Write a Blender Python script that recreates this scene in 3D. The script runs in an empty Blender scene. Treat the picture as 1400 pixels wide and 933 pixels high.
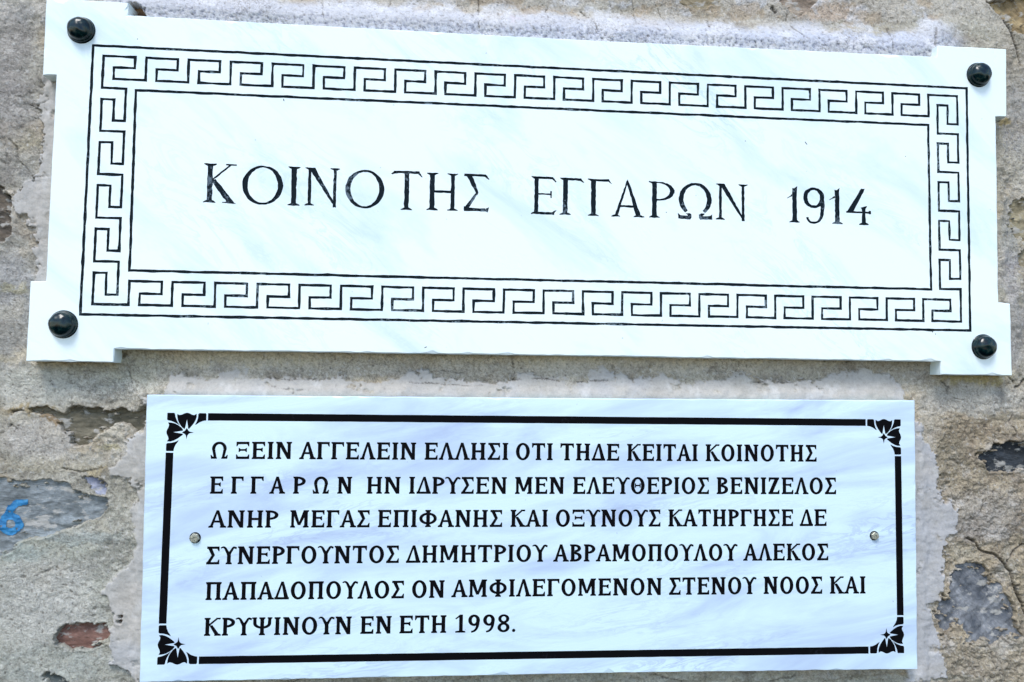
import bpy, math, random
import numpy as np
from mathutils import Matrix, Vector, noise as mnoise
from mathutils.geometry import delaunay_2d_cdt

random.seed(7)
SC = bpy.context.scene
COL = SC.collection
R = math.radians

# ------------------------------------------------------------------ camera
F_PX = 1000.0            # focal length for a 1400 px wide picture
Z0 = 2.05                # height of the upper border corner above the ground
rx, ry, rz = R(-3.03), R(-4.62), R(1.03)
CU, CV, CD = 0.363, 0.327, -0.744
def _rot(a, b, c):
    ca, sa, cb, sb, cc, sc = math.cos(a), math.sin(a), math.cos(b), math.sin(b), math.cos(c), math.sin(c)
    X = np.array([[1, 0, 0], [0, ca, -sa], [0, sa, ca]])
    Y = np.array([[cb, 0, sb], [0, 1, 0], [-sb, 0, cb]])
    Z = np.array([[cc, -sc, 0], [sc, cc, 0], [0, 0, 1]])
    return Z @ Y @ X
RC = _rot(rx, ry, rz)
CC = np.array([CU, CV, CD])
cam_d = bpy.data.cameras.new('camera')
cam = bpy.data.objects.new('camera', cam_d)
COL.objects.link(cam)
cam_d.sensor_width = 36.0
cam_d.lens = 36.0 * F_PX / 1400.0
cam_d.clip_start = 0.05
cam_d.clip_end = 400
def d2w(v):              # (u right, v down, w into the wall) -> world direction
    return Vector((v[0], v[2], -v[1]))
xr, yd, fw = d2w(RC[0]), d2w(RC[1]), d2w(RC[2])
mw = Matrix((( xr.x, -yd.x, -fw.x, CU), (xr.y, -yd.y, -fw.y, CD), (xr.z, -yd.z, -fw.z, Z0 - CV), (0, 0, 0, 1)))
cam.matrix_world = mw
SC.camera = cam

# ------------------------------------------------------------------ world, sun, exposure
SUN_EL, SUN_AZ = R(56), R(205)     # azimuth measured clockwise from +Y
W = bpy.data.worlds.new('World')
SC.world = W
W.use_nodes = True
wn = W.node_tree
for n in list(wn.nodes):
    wn.nodes.remove(n)
sky = wn.nodes.new('ShaderNodeTexSky')
sky.sky_type = 'NISHITA'
sky.sun_disc = False
sky.sun_elevation = SUN_EL
sky.sun_rotation = SUN_AZ
sky.air_density = 1.0
sky.dust_density = 0.6
sky.ozone_density = 1.6
bg = wn.nodes.new('ShaderNodeBackground')
bg.inputs['Strength'].default_value = 0.15
wo = wn.nodes.new('ShaderNodeOutputWorld')
wn.links.new(sky.outputs[0], bg.inputs[0])
wn.links.new(bg.outputs[0], wo.inputs[0])
sd = bpy.data.lights.new('sun', 'SUN')
sun = bpy.data.objects.new('sun', sd)
COL.objects.link(sun)
sd.energy = 1.3
sd.angle = R(20)
sd.color = (1.0, 0.97, 0.93)
sdir = Vector((math.sin(SUN_AZ) * math.cos(SUN_EL), math.cos(SUN_AZ) * math.cos(SUN_EL), math.sin(SUN_EL)))
sun.rotation_euler = sdir.to_track_quat('Z', 'Y').to_euler()
sun.location = sdir * 6
SC.view_settings.view_transform = 'Standard'
SC.view_settings.look = 'None'
SC.view_settings.gamma = 1
SC.view_settings.exposure = 1.08

# ------------------------------------------------------------------ plane mapping
def px2uv(x, y, w=0.0):
    """photo pixel -> (u, v) on the plane at depth w"""
    d = RC.T @ np.array([(x - 700.0) / F_PX, (y - 466.5) / F_PX, 1.0])
    t = (w - CD) / d[2]
    return np.array([CU + d[0] * t, CV + d[1] * t])
def uv2px(u, v, w=0.0):
    Q = RC @ np.array([u - CU, v - CV, w - CD])
    return 700 + F_PX * Q[0] / Q[2], 466.5 + F_PX * Q[1] / Q[2]
def w3(u, v, w):
    return (float(u), float(w), float(Z0 - v))

# ------------------------------------------------------------------ object helpers
def tag(o, label=None, cat=None, group=None, kind=None):
    if label: o['label'] = label
    if cat: o['category'] = cat
    if group: o['group'] = group
    if kind: o['kind'] = kind
    return o
def empty(name, loc):
    o = bpy.data.objects.new(name, None)
    COL.objects.link(o)
    o.location = loc
    o.empty_display_size = 0.05
    return o
def mesh_obj(name, verts, faces, mat, parent=None, smooth=False):
    me = bpy.data.meshes.new(name)
    me.from_pydata([tuple(map(float, v)) for v in verts], [], [tuple(map(int, f)) for f in faces])
    if mat: me.materials.append(mat)
    me.update()
    if smooth:
        me.polygons.foreach_set('use_smooth', [True] * len(me.polygons))
    o = bpy.data.objects.new(name, me)
    COL.objects.link(o)
    if parent is not None:
        o.parent = parent
        o.matrix_parent_inverse = Matrix.Translation(-parent.location)
    return o

# ------------------------------------------------------------------ materials
def new_mat(name):
    m = bpy.data.materials.new(name)
    m.use_nodes = True
    nt = m.node_tree
    bs = nt.nodes['Principled BSDF']
    return m, nt, bs
def N(nt, t, **kw):
    n = nt.nodes.new(t)
    for k, v in kw.items():
        if k.startswith('i_'):
            n.inputs[k[2:].replace('_', ' ')].default_value = v
        else:
            setattr(n, k, v)
    return n
def ramp(nt, pts, interp='LINEAR'):
    r = nt.nodes.new('ShaderNodeValToRGB')
    r.color_ramp.interpolation = interp
    el = r.color_ramp.elements
    while len(el) < len(pts): el.new(0.5)
    for e, (p, c) in zip(el, pts):
        e.position = p
        e.color = (c, c, c, 1) if not isinstance(c, tuple) else (*c, 1)
    return r
def mixc(nt, a, b, fac, mode='MIX'):
    m = nt.nodes.new('ShaderNodeMix')
    m.data_type = 'RGBA'; m.blend_type = mode
    for sock, val in ((m.inputs[0], fac), (m.inputs[6], a), (m.inputs[7], b)):
        if isinstance(val, bpy.types.NodeSocket): nt.links.new(val, sock)
        elif isinstance(val, tuple): sock.default_value = (*val, 1)
        else: sock.default_value = val
    return m.outputs[2]
def bump(nt, bs, h, strength, dist):
    b = N(nt, 'ShaderNodeBump')
    b.inputs['Strength'].default_value = strength
    b.inputs['Distance'].default_value = dist
    nt.links.new(h, b.inputs['Height'])
    nt.links.new(b.outputs[0], bs.inputs['Normal'])
    return b
def geo_pos(nt, rot=(0, 0, 0), scale=(1, 1, 1)):
    g = N(nt, 'ShaderNodeTexCoord')
    mp = N(nt, 'ShaderNodeMapping')
    mp.vector_type = 'TEXTURE'      # rotate first, then stretch
    mp.inputs['Rotation'].default_value = rot
    mp.inputs['Scale'].default_value = tuple(1.0 / q for q in scale)
    nt.links.new(g.outputs['Object'], mp.inputs[0])
    return mp.outputs[0]

def marble(name, base, vein, angle, strength, stretch, seed, lo=0.5, hi=0.74, rough=0.3):
    m, nt, bs = new_mat(name)
    p = geo_pos(nt, (0, angle, 0), (1, 1, stretch))
    ad = N(nt, 'ShaderNodeVectorMath', operation='ADD'); ad.inputs[1].default_value = (seed, 0, seed * .7)
    nt.links.new(p, ad.inputs[0]); p = ad.outputs[0]
    n1 = N(nt, 'ShaderNodeTexNoise', i_Scale=5.0, i_Detail=9.0, i_Roughness=0.6, i_Distortion=0.7)
    nt.links.new(p, n1.inputs['Vector'])
    r1 = ramp(nt, [(lo, 0.0), (hi, 1.0)])
    nt.links.new(n1.outputs[0], r1.inputs[0])
    n2 = N(nt, 'ShaderNodeTexNoise', i_Scale=14.0, i_Detail=8.0, i_Roughness=0.65, i_Distortion=1.2)
    nt.links.new(p, n2.inputs['Vector'])
    # thin vein ridges: |n-0.5| small
    sb = N(nt, 'ShaderNodeMath', operation='SUBTRACT'); sb.inputs[1].default_value = 0.5
    ab = N(nt, 'ShaderNodeMath', operation='ABSOLUTE')
    nt.links.new(n2.outputs[0], sb.inputs[0]); nt.links.new(sb.outputs[0], ab.inputs[0])
    r2 = ramp(nt, [(0.0, 1.0), (0.045, 0.0)])
    nt.links.new(ab.outputs[0], r2.inputs[0])
    n3 = N(nt, 'ShaderNodeTexNoise', i_Scale=3.2, i_Detail=3.0)
    nt.links.new(p, n3.inputs['Vector'])
    r3 = ramp(nt, [(0.48, 0.0), (0.68, 1.0)])
    nt.links.new(n3.outputs[0], r3.inputs[0])
    ml = N(nt, 'ShaderNodeMath', operation='MULTIPLY')
    nt.links.new(r2.outputs[0], ml.inputs[0]); nt.links.new(r3.outputs[0], ml.inputs[1])
    m1 = N(nt, 'ShaderNodeMath', operation='MULTIPLY'); m1.inputs[1].default_value = strength
    nt.links.new(r1.outputs[0], m1.inputs[0])
    c = mixc(nt, base, vein, m1.outputs[0])
    m2 = N(nt, 'ShaderNodeMath', operation='MULTIPLY'); m2.inputs[1].default_value = strength * 0.75
    nt.links.new(ml.outputs[0], m2.inputs[0])
    c = mixc(nt, c, tuple(x * 0.9 for x in vein), m2.outputs[0])
    # little grey specks
    vo = N(nt, 'ShaderNodeTexNoise', i_Scale=170.0, i_Detail=2.0, i_Roughness=0.5)
    nt.links.new(geo_pos(nt), vo.inputs['Vector'])
    r4 = ramp(nt, [(0.735, 0.0), (0.78, 0.55)])
    nt.links.new(vo.outputs[0], r4.inputs[0])
    c = mixc(nt, c, (0.30, 0.33, 0.36), r4.outputs[0])
    nt.links.new(c, bs.inputs['Base Color'])
    rr = ramp(nt, [(0.3, rough - 0.06), (0.7, rough + 0.12)])
    nt.links.new(n1.outputs[0], rr.inputs[0])
    nt.links.new(rr.outputs[0], bs.inputs['Roughness'])
    fn = N(nt, 'ShaderNodeTexNoise', i_Scale=420.0, i_Detail=3.0)
    nt.links.new(geo_pos(nt), fn.inputs['Vector'])
    bump(nt, bs, fn.outputs[0], 0.12, 0.0004)
    return m
M_UP = marble('white_marble', (0.79, 0.87, 0.85), (0.44, 0.60, 0.66), R(38), 0.62, 3.2, 3.1)
M_LOW = marble('grey_veined_marble', (0.63, 0.785, 0.83), (0.34, 0.41, 0.62), R(-10), 0.8, 5.0, 11.3, 0.44, 0.72, 0.28)

def paint(name, col, wear, wcol, rough):
    m, nt, bs = new_mat(name)
    n1 = N(nt, 'ShaderNodeTexNoise', i_Scale=260.0, i_Detail=5.0, i_Roughness=0.7)
    nt.links.new(geo_pos(nt), n1.inputs['Vector'])
    n0 = N(nt, 'ShaderNodeTexNoise', i_Scale=22.0, i_Detail=3.0)
    nt.links.new(geo_pos(nt), n0.inputs['Vector'])
    ad = N(nt, 'ShaderNodeMath', operation='ADD')
    nt.links.new(n1.outputs[0], ad.inputs[0]); nt.links.new(n0.outputs[0], ad.inputs[1])
    r1 = ramp(nt, [(1.0 - wear, 0.0), (1.07 - wear, 0.75)])
    nt.links.new(ad.outputs[0], r1.inputs[0])
    hf = N(nt, 'ShaderNodeMath', operation='MULTIPLY'); hf.inputs[1].default_value = 0.5
    nt.links.new(ad.outputs[0], hf.inputs[0])
    r1.color_ramp.elements[0].position = (1.0 + (0.22 - wear)) / 2
    r1.color_ramp.elements[1].position = (1.10 + (0.22 - wear)) / 2
    nt.links.new(hf.outputs[0], r1.inputs[0])
    c = mixc(nt, col, wcol, r1.outputs[0])
    nt.links.new(c, bs.inputs['Base Color'])
    bs.inputs['Roughness'].default_value = rough
    bs.inputs['Specular IOR Level'].default_value = 0.06
    bump(nt, bs, n1.outputs[0], 0.3, 0.0004)
    return m
M_INK = paint('worn_black_engraving_paint', (0.006, 0.012, 0.017), 0.12, (0.16, 0.21, 0.25), 0.55)
M_INK_LINE = paint('worn_black_line_paint', (0.008, 0.014, 0.018), 0.10, (0.22, 0.28, 0.31), 0.55)
M_BLACK = paint('black_lettering_paint', (0.0022, 0.0022, 0.0032), 0.0, (0.02, 0.02, 0.03), 0.7)

# ------------------------------------------------------------------ 2D helpers
def ns(x, y, s=0.0):
    return mnoise.noise(Vector((x, y, s)))
def resample(poly, step, closed=True):
    out = []
    n = len(poly)
    for i in range(n if closed else n - 1):
        a = np.array(poly[i], float); b = np.array(poly[(i + 1) % n], float)
        L = np.hypot(*(b - a)); k = max(1, int(math.ceil(L / step)))
        for j in range(k):
            out.append(tuple(a + (b - a) * j / k))
    if not closed: out.append(tuple(poly[-1]))
    return out
def strip_quads(pts, widths, closed=False, miter=True):
    """a stroke of varying width as a chain of quads that share their joints"""
    n = len(pts)
    P = [np.array(p, float) for p in pts]
    L, Rr = [], []
    for i in range(n):
        if closed: a, b = P[i - 1], P[(i + 1) % n]
        else: a, b = P[max(i - 1, 0)], P[min(i + 1, n - 1)]
        c = P[i]
        d1 = c - a; d2 = b - c
        if np.hypot(*d1) < 1e-9: d1 = d2
        if np.hypot(*d2) < 1e-9: d2 = d1
        d1 = d1 / np.hypot(*d1); d2 = d2 / np.hypot(*d2)
        n1 = np.array([-d1[1], d1[0]]); n2 = np.array([-d2[1], d2[0]])
        m = n1 + n2; q = m @ m
        m = m * (2.0 / q) / 1.0 if q > 0.3 else n1 * 1.0
        m = m * 0.5 * 1.0
        m = m * widths[i]
        L.append(c + m); Rr.append(c - m)
    out = []
    for i in range(n if closed else n - 1):
        j = (i + 1) % n
        out.append([tuple(Rr[i]), tuple(Rr[j]), tuple(L[j]), tuple(L[i])])
    return out

# ------------------------------------------------------------------ glyphs (cap height 1, origin at left end of the baseline, y up)
class St: pass
ROMAN = St(); ROMAN.__dict__.update(S=0.132, T=0.080, h=0.067, e=0.085, sh=0.022, br=0.045, tk=0.10, tw=0.04, hw=0.05, roman=True)
BOOK = St(); BOOK.__dict__.update(S=0.216, T=0.188, h=0.136, e=0.062, sh=0.078, br=0.045, tk=0.135, tw=0.085, hw=0.10, roman=False)

def foot(x, y, hw, s, up=1, l=True, r=True):
    e = s.e
    L = x - hw - (e if l else 0); Rt = x + hw + (e if r else 0)
    return [(L, y), (Rt, y), (Rt, y + up * s.sh), (x + hw, y + up * (s.sh + s.br)), (x - hw, y + up * (s.sh + s.br)), (L, y + up * s.sh)]
def stem(x, s, w=None, y0=0, y1=1, bot='lr', top='lr'):
    w = w or s.S
    out = [[(x - w / 2, y0), (x + w / 2, y0), (x + w / 2, y1), (x - w / 2, y1)]]
    if bot: out.append(foot(x, y0, w / 2, s, 1, 'l' in bot, 'r' in bot))
    if top: out.append(foot(x, y1, w / 2, s, -1, 'l' in top, 'r' in top))
    return out
def box(x0, y0, x1, y1): return [(x0, y0), (x1, y0), (x1, y1), (x0, y1)]
def tick(x, y, s, d, side):
    """serif at the end of an arm: x the arm's end, d = +1 up, -1 down, side = -1 right end (body to the left)"""
    return [(x, y), (x, y + d * (s.h + s.tk)), (x + side * s.tw * 0.6, y + d * (s.h + s.tk)), (x + side * s.tw * 1.5, y + d * s.h), (x + side * s.tw * 1.7, y)]
def arc(cx, cy, rx_, ry_, wx, wy, a0, a1, n=28):
    """ring sector between an outer and an inner ellipse"""
    out = []
    A = [R(a0 + (a1 - a0) * i / n) for i in range(n + 1)]
    o = [(cx + rx_ * math.cos(a), cy + ry_ * math.sin(a)) for a in A]
    q = [(cx + (rx_ - wx) * math.cos(a), cy + (ry_ - wy) * math.sin(a)) for a in A]
    for i in range(n): out.append([o[i], o[i + 1], q[i + 1], q[i]])
    return out
def bez(p, n=12):
    out = []
    for i in range(n + 1):
        t = i / n
        if len(p) == 3:
            c = [(1 - t) ** 2, 2 * t * (1 - t), t * t]
        else:
            c = [(1 - t) ** 3, 3 * t * (1 - t) ** 2, 3 * t * t * (1 - t), t ** 3]
        out.append((sum(k * q[0] for k, q in zip(c, p)), sum(k * q[1] for k, q in zip(c, p))))
    return out
def pen(pts, w0, w1):
    n = len(pts)
    return strip_quads(pts, [w0 + (w1 - w0) * i / (n - 1) for i in range(n)])
def disc(cx, cy, r, n=14):
    return [(cx + r * math.cos(2 * math.pi * i / n), cy + r * math.sin(2 * math.pi * i / n)) for i in range(n)]

def glyph(ch, w, s):
    S, T, h, e = s.S, s.T, s.h, s.e
    o = []
    if ch == 'Ι':
        o += stem(w / 2, s)
    elif ch == 'Η':
        a, b = e + S / 2, w - e - S / 2
        o += stem(a, s); o += stem(b, s, S * (0.8 if s.roman else 1)); o.append(box(a, .5 - h / 2, b, .5 + h / 2))
    elif ch == 'Π':
        a, b = e + S / 2, w - e - S / 2
        o += stem(a, s, top='l'); o += stem(b, s, top='r'); o.append(box(e * .4, 1 - h, w - e * .4, 1))
    elif ch == 'Ν':
        t = T
        a, b = e + t / 2, w - e - t / 2
        D = S * 1.22
        o += stem(a, s, t, top='l' if not s.roman else 'l'); o += stem(b, s, t, bot='', y0=0.0 if not s.roman else -0.03)
        o.append([(a - t / 2, 1), (a - t / 2 + D, 1), (b + t / 2, D * .1), (b + t / 2, -.0 if not s.roman else -.04), (b + t / 2 - D * .75, 0 if not s.roman else .1)])
    elif ch == 'Μ':
        t = T * .85
        a, b = e + t / 2, w - e - S / 2
        m = (a + b) / 2 - .01
        o += stem(a, s, t, top='l'); o += stem(b, s, S * .95, top='r')
        D = S * 1.15
        o.append([(a - t / 2, 1), (a - t / 2 + D, 1), (m + .07, .14), (m - .075, .14)])
        o.append([(b + S / 2 - D, 1), (b + S / 2, 1), (m + .075, .14), (m - .065, .14)])
    elif ch == 'Κ':
        a = e + S / 2
        o += stem(a, s)
        D = S * 1.25
        if s.roman:
            o.append([(a, .50), (a, .56), (w - e * 1.3 - .06, 1), (w - e * 1.3, 1)])
            o.append([(a + .03, .56), (a + .14, .60), (w - e * .6, 0.02), (w - e * 1.9 - S * .6, 0.02)])
            o.append([(w - e * 3.3, 1), (w - .02, 1), (w - .02, 1 - .035), (w - e * 2.2, .95), (w - e * 3.3, 1 - .03)])
            o.append([(w - e * 4.1, 0), (w + .0, -.02), (w - e * 1.1, .05), (w - e * 2.5, .06), (w - e * 4.1, .02)])
        else:
            o.append([(a, .45), (a, .58), (w - e * 1.7 - T * .75, 1), (w - e * 1.4, 1)])
            o.append([(a + S * .5, .56), (a + S * .5 + .16, .60), (w - e * .5, 0.0), (w - e * .5 - D, 0.0)])
            o.append([(w - e * 4.6, 1), (w - e * .5, 1), (w - e * .5, 1 - s.sh), (w - e * 1.6, 1 - s.sh - .03), (w - e * 4.2, 1 - s.sh)])
            o.append([(w - e * .5 - D - e, 0), (w, 0), (w, s.sh), (w - e * 1.6, s.sh + .05), (w - D - e * 1.5, s.sh)])
    elif ch in 'ΑΛ':
        ap = w * .5
        t = T * .72 if not s.roman else T
        D = S * 1.12
        lf, rf = e * 1.0 + t * .5, w - e - D * .45
        if s.roman:
            o.append([(ap - .045, 1.0), (ap, 1.06), (ap + .01, .99), (lf + t * .6, 0), (lf - t * .5, 0)])
            o.append([(ap - .045, .99), (ap, 1.06), (ap + .03, .99), (rf + D * .5, 0), (rf - D * .5, 0)])
        else:
            o.append([(ap - .07, 1.0), (ap + .05, 1.0), (lf + t * .62, 0), (lf - t * .62, 0)])
            o.append([(ap - .075, 1.0), (ap + .075, 1.0), (rf + D * .5, 0), (rf - D * .5, 0)])
        o.append(foot(lf, 0, t * .55, s)); o.append(foot(rf, 0, D * .48, s))
        if ch == 'Α':
            y = .29 if not s.roman else .27
            f = y / 1.0
            o.append(box(lf + (ap - lf) * f, y, rf + (ap - rf) * f, y + h * .9))
    elif ch == 'Δ':
        ap = w * .54
        o.append([(ap - .07, 1), (ap + .04, 1), (T * .95, h * .6), (0, 0)])
        o.append([(ap - .075, 1), (ap + .07, 1), (w, 0), (w - S * 1.15, 0)])
        o.append(box(0.0, 0, w, h))
    elif ch == 'Γ':
        a = e + S / 2
        o += stem(a, s, top='l'); o.append(box(a, 1 - h, w, 1)); o.append(tick(w, 1, s, -1, -1))
        if s.roman: o[-1] = [(w - .10, 1), (w, .88), (w - .03, .88), (w - .12, 1 - h)]; o[-2] = box(a, 1 - h, w - .10, 1)
    elif ch == 'Ε':
        a = e + S / 2
        wm = w * .8
        o += stem(a, s, S * (.8 if s.roman else 1), top='l', bot='l')
        if s.roman:
            o.append(box(a, 1 - h, w - .1, 1)); o.append([(w - .11, 1), (w, .87), (w - .035, .86), (w - .13, 1 - h)])
            o.append(box(a, .515, wm, .56)); o.append(box(wm - .03, .43, wm + .005, .63))
            o.append(box(a, 0, w - .06, h)); o.append([(w - .08, 0), (w, .12), (w - .03, .12), (w - .12, h)])
        else:
            o.append(box(a, 1 - h, w, 1)); o.append(tick(w, 1, s, -1, -1))
            o.append(box(a, .50, wm, .50 + h * .85))
            o.append([(wm + .02, .40), (wm + .02, .67), (wm - .06, .64), (wm - .13, .57), (wm - .13, .52), (wm - .06, .44)])
            o.append(box(a, 0, w, h)); o.append(tick(w, 0, s, 1, -1))
    elif ch == 'Σ':
        if s.roman:
            o.append(box(0, 1 - h, w - .10, 1)); o.append([(w - .11, 1), (w, .87), (w - .03, .86), (w - .14, 1 - h)])
            o.append([(0.03, 1), (.19, 1), (w * .58, .50), (w * .53, .43), (.46 * w, .50)])
            o.append([(0, .08), (.13, .08), (w * .56, .50), (w * .52, .54)])
            o.append([(0, 0), (.0, .13), (.12, .10), (w - .1, .085), (w - .08, .0), (w * .5, .01)]); o.append([(w - .11, 0), (w - .04, -.01), (w, .14), (w - .07, .10)])
        else:
            o.append(box(.03, 1 - h, w - .01, 1)); o.append(tick(w - .01, 1, s, -1, -1))
            m = w * .50
            o.append([(.03, 1), (.26, 1), (m + .11, .52), (m - .08, .50)])
            o.append([(0, .06), (.20, .06), (m + .11, .52), (m - .08, .50)])
            o.append(box(0, 0, w, h)); o.append(tick(w, 0, s, 1, -1))
    elif ch == 'Ζ':
        o.append(box(.02, 1 - h, w - .02, 1)); o.append(tick(.02, 1, s, -1, 1))
        o.append([(w - .02 - S * 1.25, 1 - h * .5), (w - .02, 1 - h * .3), (S * 1.2, h * .5), (0, h * .3)])
        o.append(box(0, 0, w, h)); o.append(tick(w, 0, s, 1, -1))
    elif ch == 'Ξ':
        hh = h * 1.1
        o.append(box(.01, 1 - hh, w - .01, 1)); o.append(tick(.01, 1, s, -1, 1)); o.append(tick(w - .01, 1, s, -1, -1))
        o.append(box(0, 0, w, hh)); o.append(tick(0, 0, s, 1, 1)); o.append(tick(w, 0, s, 1, -1))
        o.append(box(.17, .47, w - .17, .58))
        for q in (1, -1):
            x = .14 if q == 1 else w - .14
            o.append([(x, .39), (x, .66), (x + q * .07, .62), (x + q * .13, .56), (x + q * .13, .49), (x + q * .07, .42)])
    elif ch in 'ΟΘ':
        ov = 0.0 if s.roman else 0.012
        o += arc(w / 2, .5, w / 2, .5 + ov, S * (1.0 if not s.roman else 1.02), h * (1.0 if not s.roman else .8), 0, 360, 40)
        if ch == 'Θ':
            o.append(box(.26, .46, w - .26, .55)); o.append(box(.24, .38, .31, .63)); o.append(box(w - .31, .38, w - .24, .63))
    elif ch == 'Ω':
        if s.roman:
            o += arc(w / 2, .545, w * .48, .455, S * 1.0, h * 1.1, -52, 232, 40)
            for q in (1, -1):
                X = (lambda x: x if q == 1 else w - x)
                o.append([(X(.02), .02), (X(.33), .0), (X(.37), .05), (X(.37), .14), (X(.30), .18), (X(.20), .17), (X(.27), .10), (X(.06), .11), (X(.0), .17), (X(0), .02)])
        else:
            cy = .60
            o += arc(w / 2, cy, w * .425, 1.012 - cy, S * .92, h * 1.15, -8, 188, 30)
            for q in (1, -1):
                X = (lambda x: x if q == 1 else w - x)
                a = w / 2 - w * .425
                o.append([(X(a + .004), cy - .045), (X(a + S * .90), cy - .045), (X(a + S * 1.0), .40), (X(.345), .12), (X(.345), .03), (X(.27), .0), (X(.18), .12), (X(a + .045), .40)])
                o.append([(X(.03), .0), (X(.38), 0), (X(.385), .06), (X(.33), .13), (X(.15), .13), (X(.09), .17), (X(.06), .24), (X(0), .24)])
    elif ch == 'Ρ':
        a = e + S / 2
        o += stem(a, s, top='l')
        b = a + .08
        bh = .275 if not s.roman else .265
        o += arc(b, 1 - bh, w - b, bh, S * .98, h * (1.0 if not s.roman else .7), -90, 90, 20)
        o.append(box(a, 1 - h * (1 if not s.roman else .7), b + .001, 1)); o.append(box(a, 1 - 2 * bh, b + .001, 1 - 2 * bh + h * (1 if not s.roman else .7)))
    elif ch == 'Β':
        a = e + S / 2
        o += stem(a, s, top='l', bot='l')
        b = a + .12
        o += arc(b, .765, w - .05 - b, .235, S * .95, h, -90, 90, 18)
        o += arc(b, .275, w - b, .275, S, h, -90, 90, 18)
        for y in (0, .45, 1 - h): o.append(box(a, y, b + .001, y + h))
    elif ch == 'Τ':
        a = w / 2
        o += stem(a, s, S * (.9 if s.roman else 1), top='')
        if s.roman:
            o.append(box(.06, 1 - h, w - .08, 1)); o.append([(.10, 1), (0, .92), (.03, .90), (.12, 1 - h)]); o.append([(w - .09, 1), (w, .86), (w - .035, .86), (w - .12, 1 - h)])
        else:
            o.append(box(0.01, 1 - h, w - .01, 1)); o.append(tick(.01, 1, s, -1, 1)); o.append(tick(w - .01, 1, s, -1, -1))
    elif ch == 'Υ':
        a = w * .52
        o += stem(a, s, y1=.5, top='')
        o += pen(bez([(.0, .90), (.10, .99), (.22, .98), (.30, .80)], 8) + bez([(.30, .80), (.36, .66), (a, .60), (a, .42)], 7)[1:], .07, S * 1.0)
        o += pen(bez([(w, .885), (w * .86, .955), (w * .80, .98), (w * .71, .82)], 8) + bez([(w * .71, .82), (w * .60, .66), (a, .60), (a + .01, .40)], 7)[1:], .10, S * .8)
        o.append([(w - .005, .83), (w + .0, .96), (w - .14, .985), (w - .12, .87)])
    elif ch == 'Φ':
        o += stem(w / 2, s)
        o += arc(w / 2, .50, w / 2, .345, S * .9, h, 0, 360, 36)
    elif ch == 'Ψ':
        o += stem(w / 2, s)
        cy = .66
        o += arc(w / 2, cy, w / 2 - .06, .30, S * .9, h, 180, 360, 24)
        for q in (1, -1):
            X = (lambda x: x if q == 1 else w - x)
            o.append([(X(.06), cy - .01), (X(.06 + S * .9), cy - .01), (X(.05 + S * .85), 1), (X(.05), 1)])
            o.append([(X(0), 1), (X(.27), 1), (X(.27), 1 - s.sh), (X(.2), .90), (X(.06), .90), (X(0), 1 - s.sh)])
    elif ch == '1':
        a = w * .60 if s.roman else w * .56
        o += stem(a, s, S * 1.0, top='', y1=.97 if s.roman else 1.0)
        if s.roman:
            o.append([(a - S / 2, .74), (a - S / 2, .80), (0.02, .70), (0.0, .665)])
            o.append([(a - S / 2, .90), (a - S / 2, .94), (a + S * .3, 1.0), (a + S * .62, 1.03), (a + S / 2, .90)])
        else:
            o.append([(a - S * .3, 1.02), (a + S / 2, 1.02), (a + S / 2, .9), (a - S / 2, .86), (.04, .74), (0, .80)])
            o.append([(0.01, 0), (w, 0), (w, s.sh), (w - .1, s.sh + .03), (.12, s.sh + .03), (.01, s.sh)])
    elif ch == '9':
        if s.roman:
            o += arc(w * .5, .71, w * .49, .29, S * .95, h * 1.1, 0, 360, 34)
            o += pen(bez([(w - S * .55, .66), (w - S * .3, .30), (w * .86, .03), (w * .53, .02)], 14), S * .95, .06)
            o += pen(bez([(w * .54, .02), (w * .30, .0), (w * .22, .08), (w * .20, .17)], 8), .06, .075)
        else:
            o += arc(w * .5, .69, w * .49, .325, S * .98, h, 0, 360, 34)
            o += pen(bez([(w - S * .60, .72), (w - S * .45, .34), (w * .70, .06), (w * .26, .04)], 14), S * .95, .10)
    elif ch == '8':
        o += arc(w * .51, .755, w * .46, .255, S * .88, h * .9, 0, 360, 30)
        o += arc(w * .5, .27, w * .5, .28, S * .92, h * .95, 0, 360, 30)
    elif ch == '4':
        o.append([(.0, .345), (.0, .32), (w * .62, 1.0), (w * .76, 1.0), (w * .70, .90), (.20, .345)])
        o.append(box(0.0, .32, w, .37)); o.append([(w - .06, .30), (w, .30), (w, .40), (w - .06, .39)])
        o += stem(w * .71, s, S * .8, top='', y1=.48)
        o.append([(w * .71 - S * .55, .44), (w * .71 - S * .55, .48), (w * .71 + S * .75, .53), (w * .71 + S * .4, .44)])
    elif ch == '.':
        o.append(disc(w / 2, .09, .098, 14))
    return o

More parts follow.
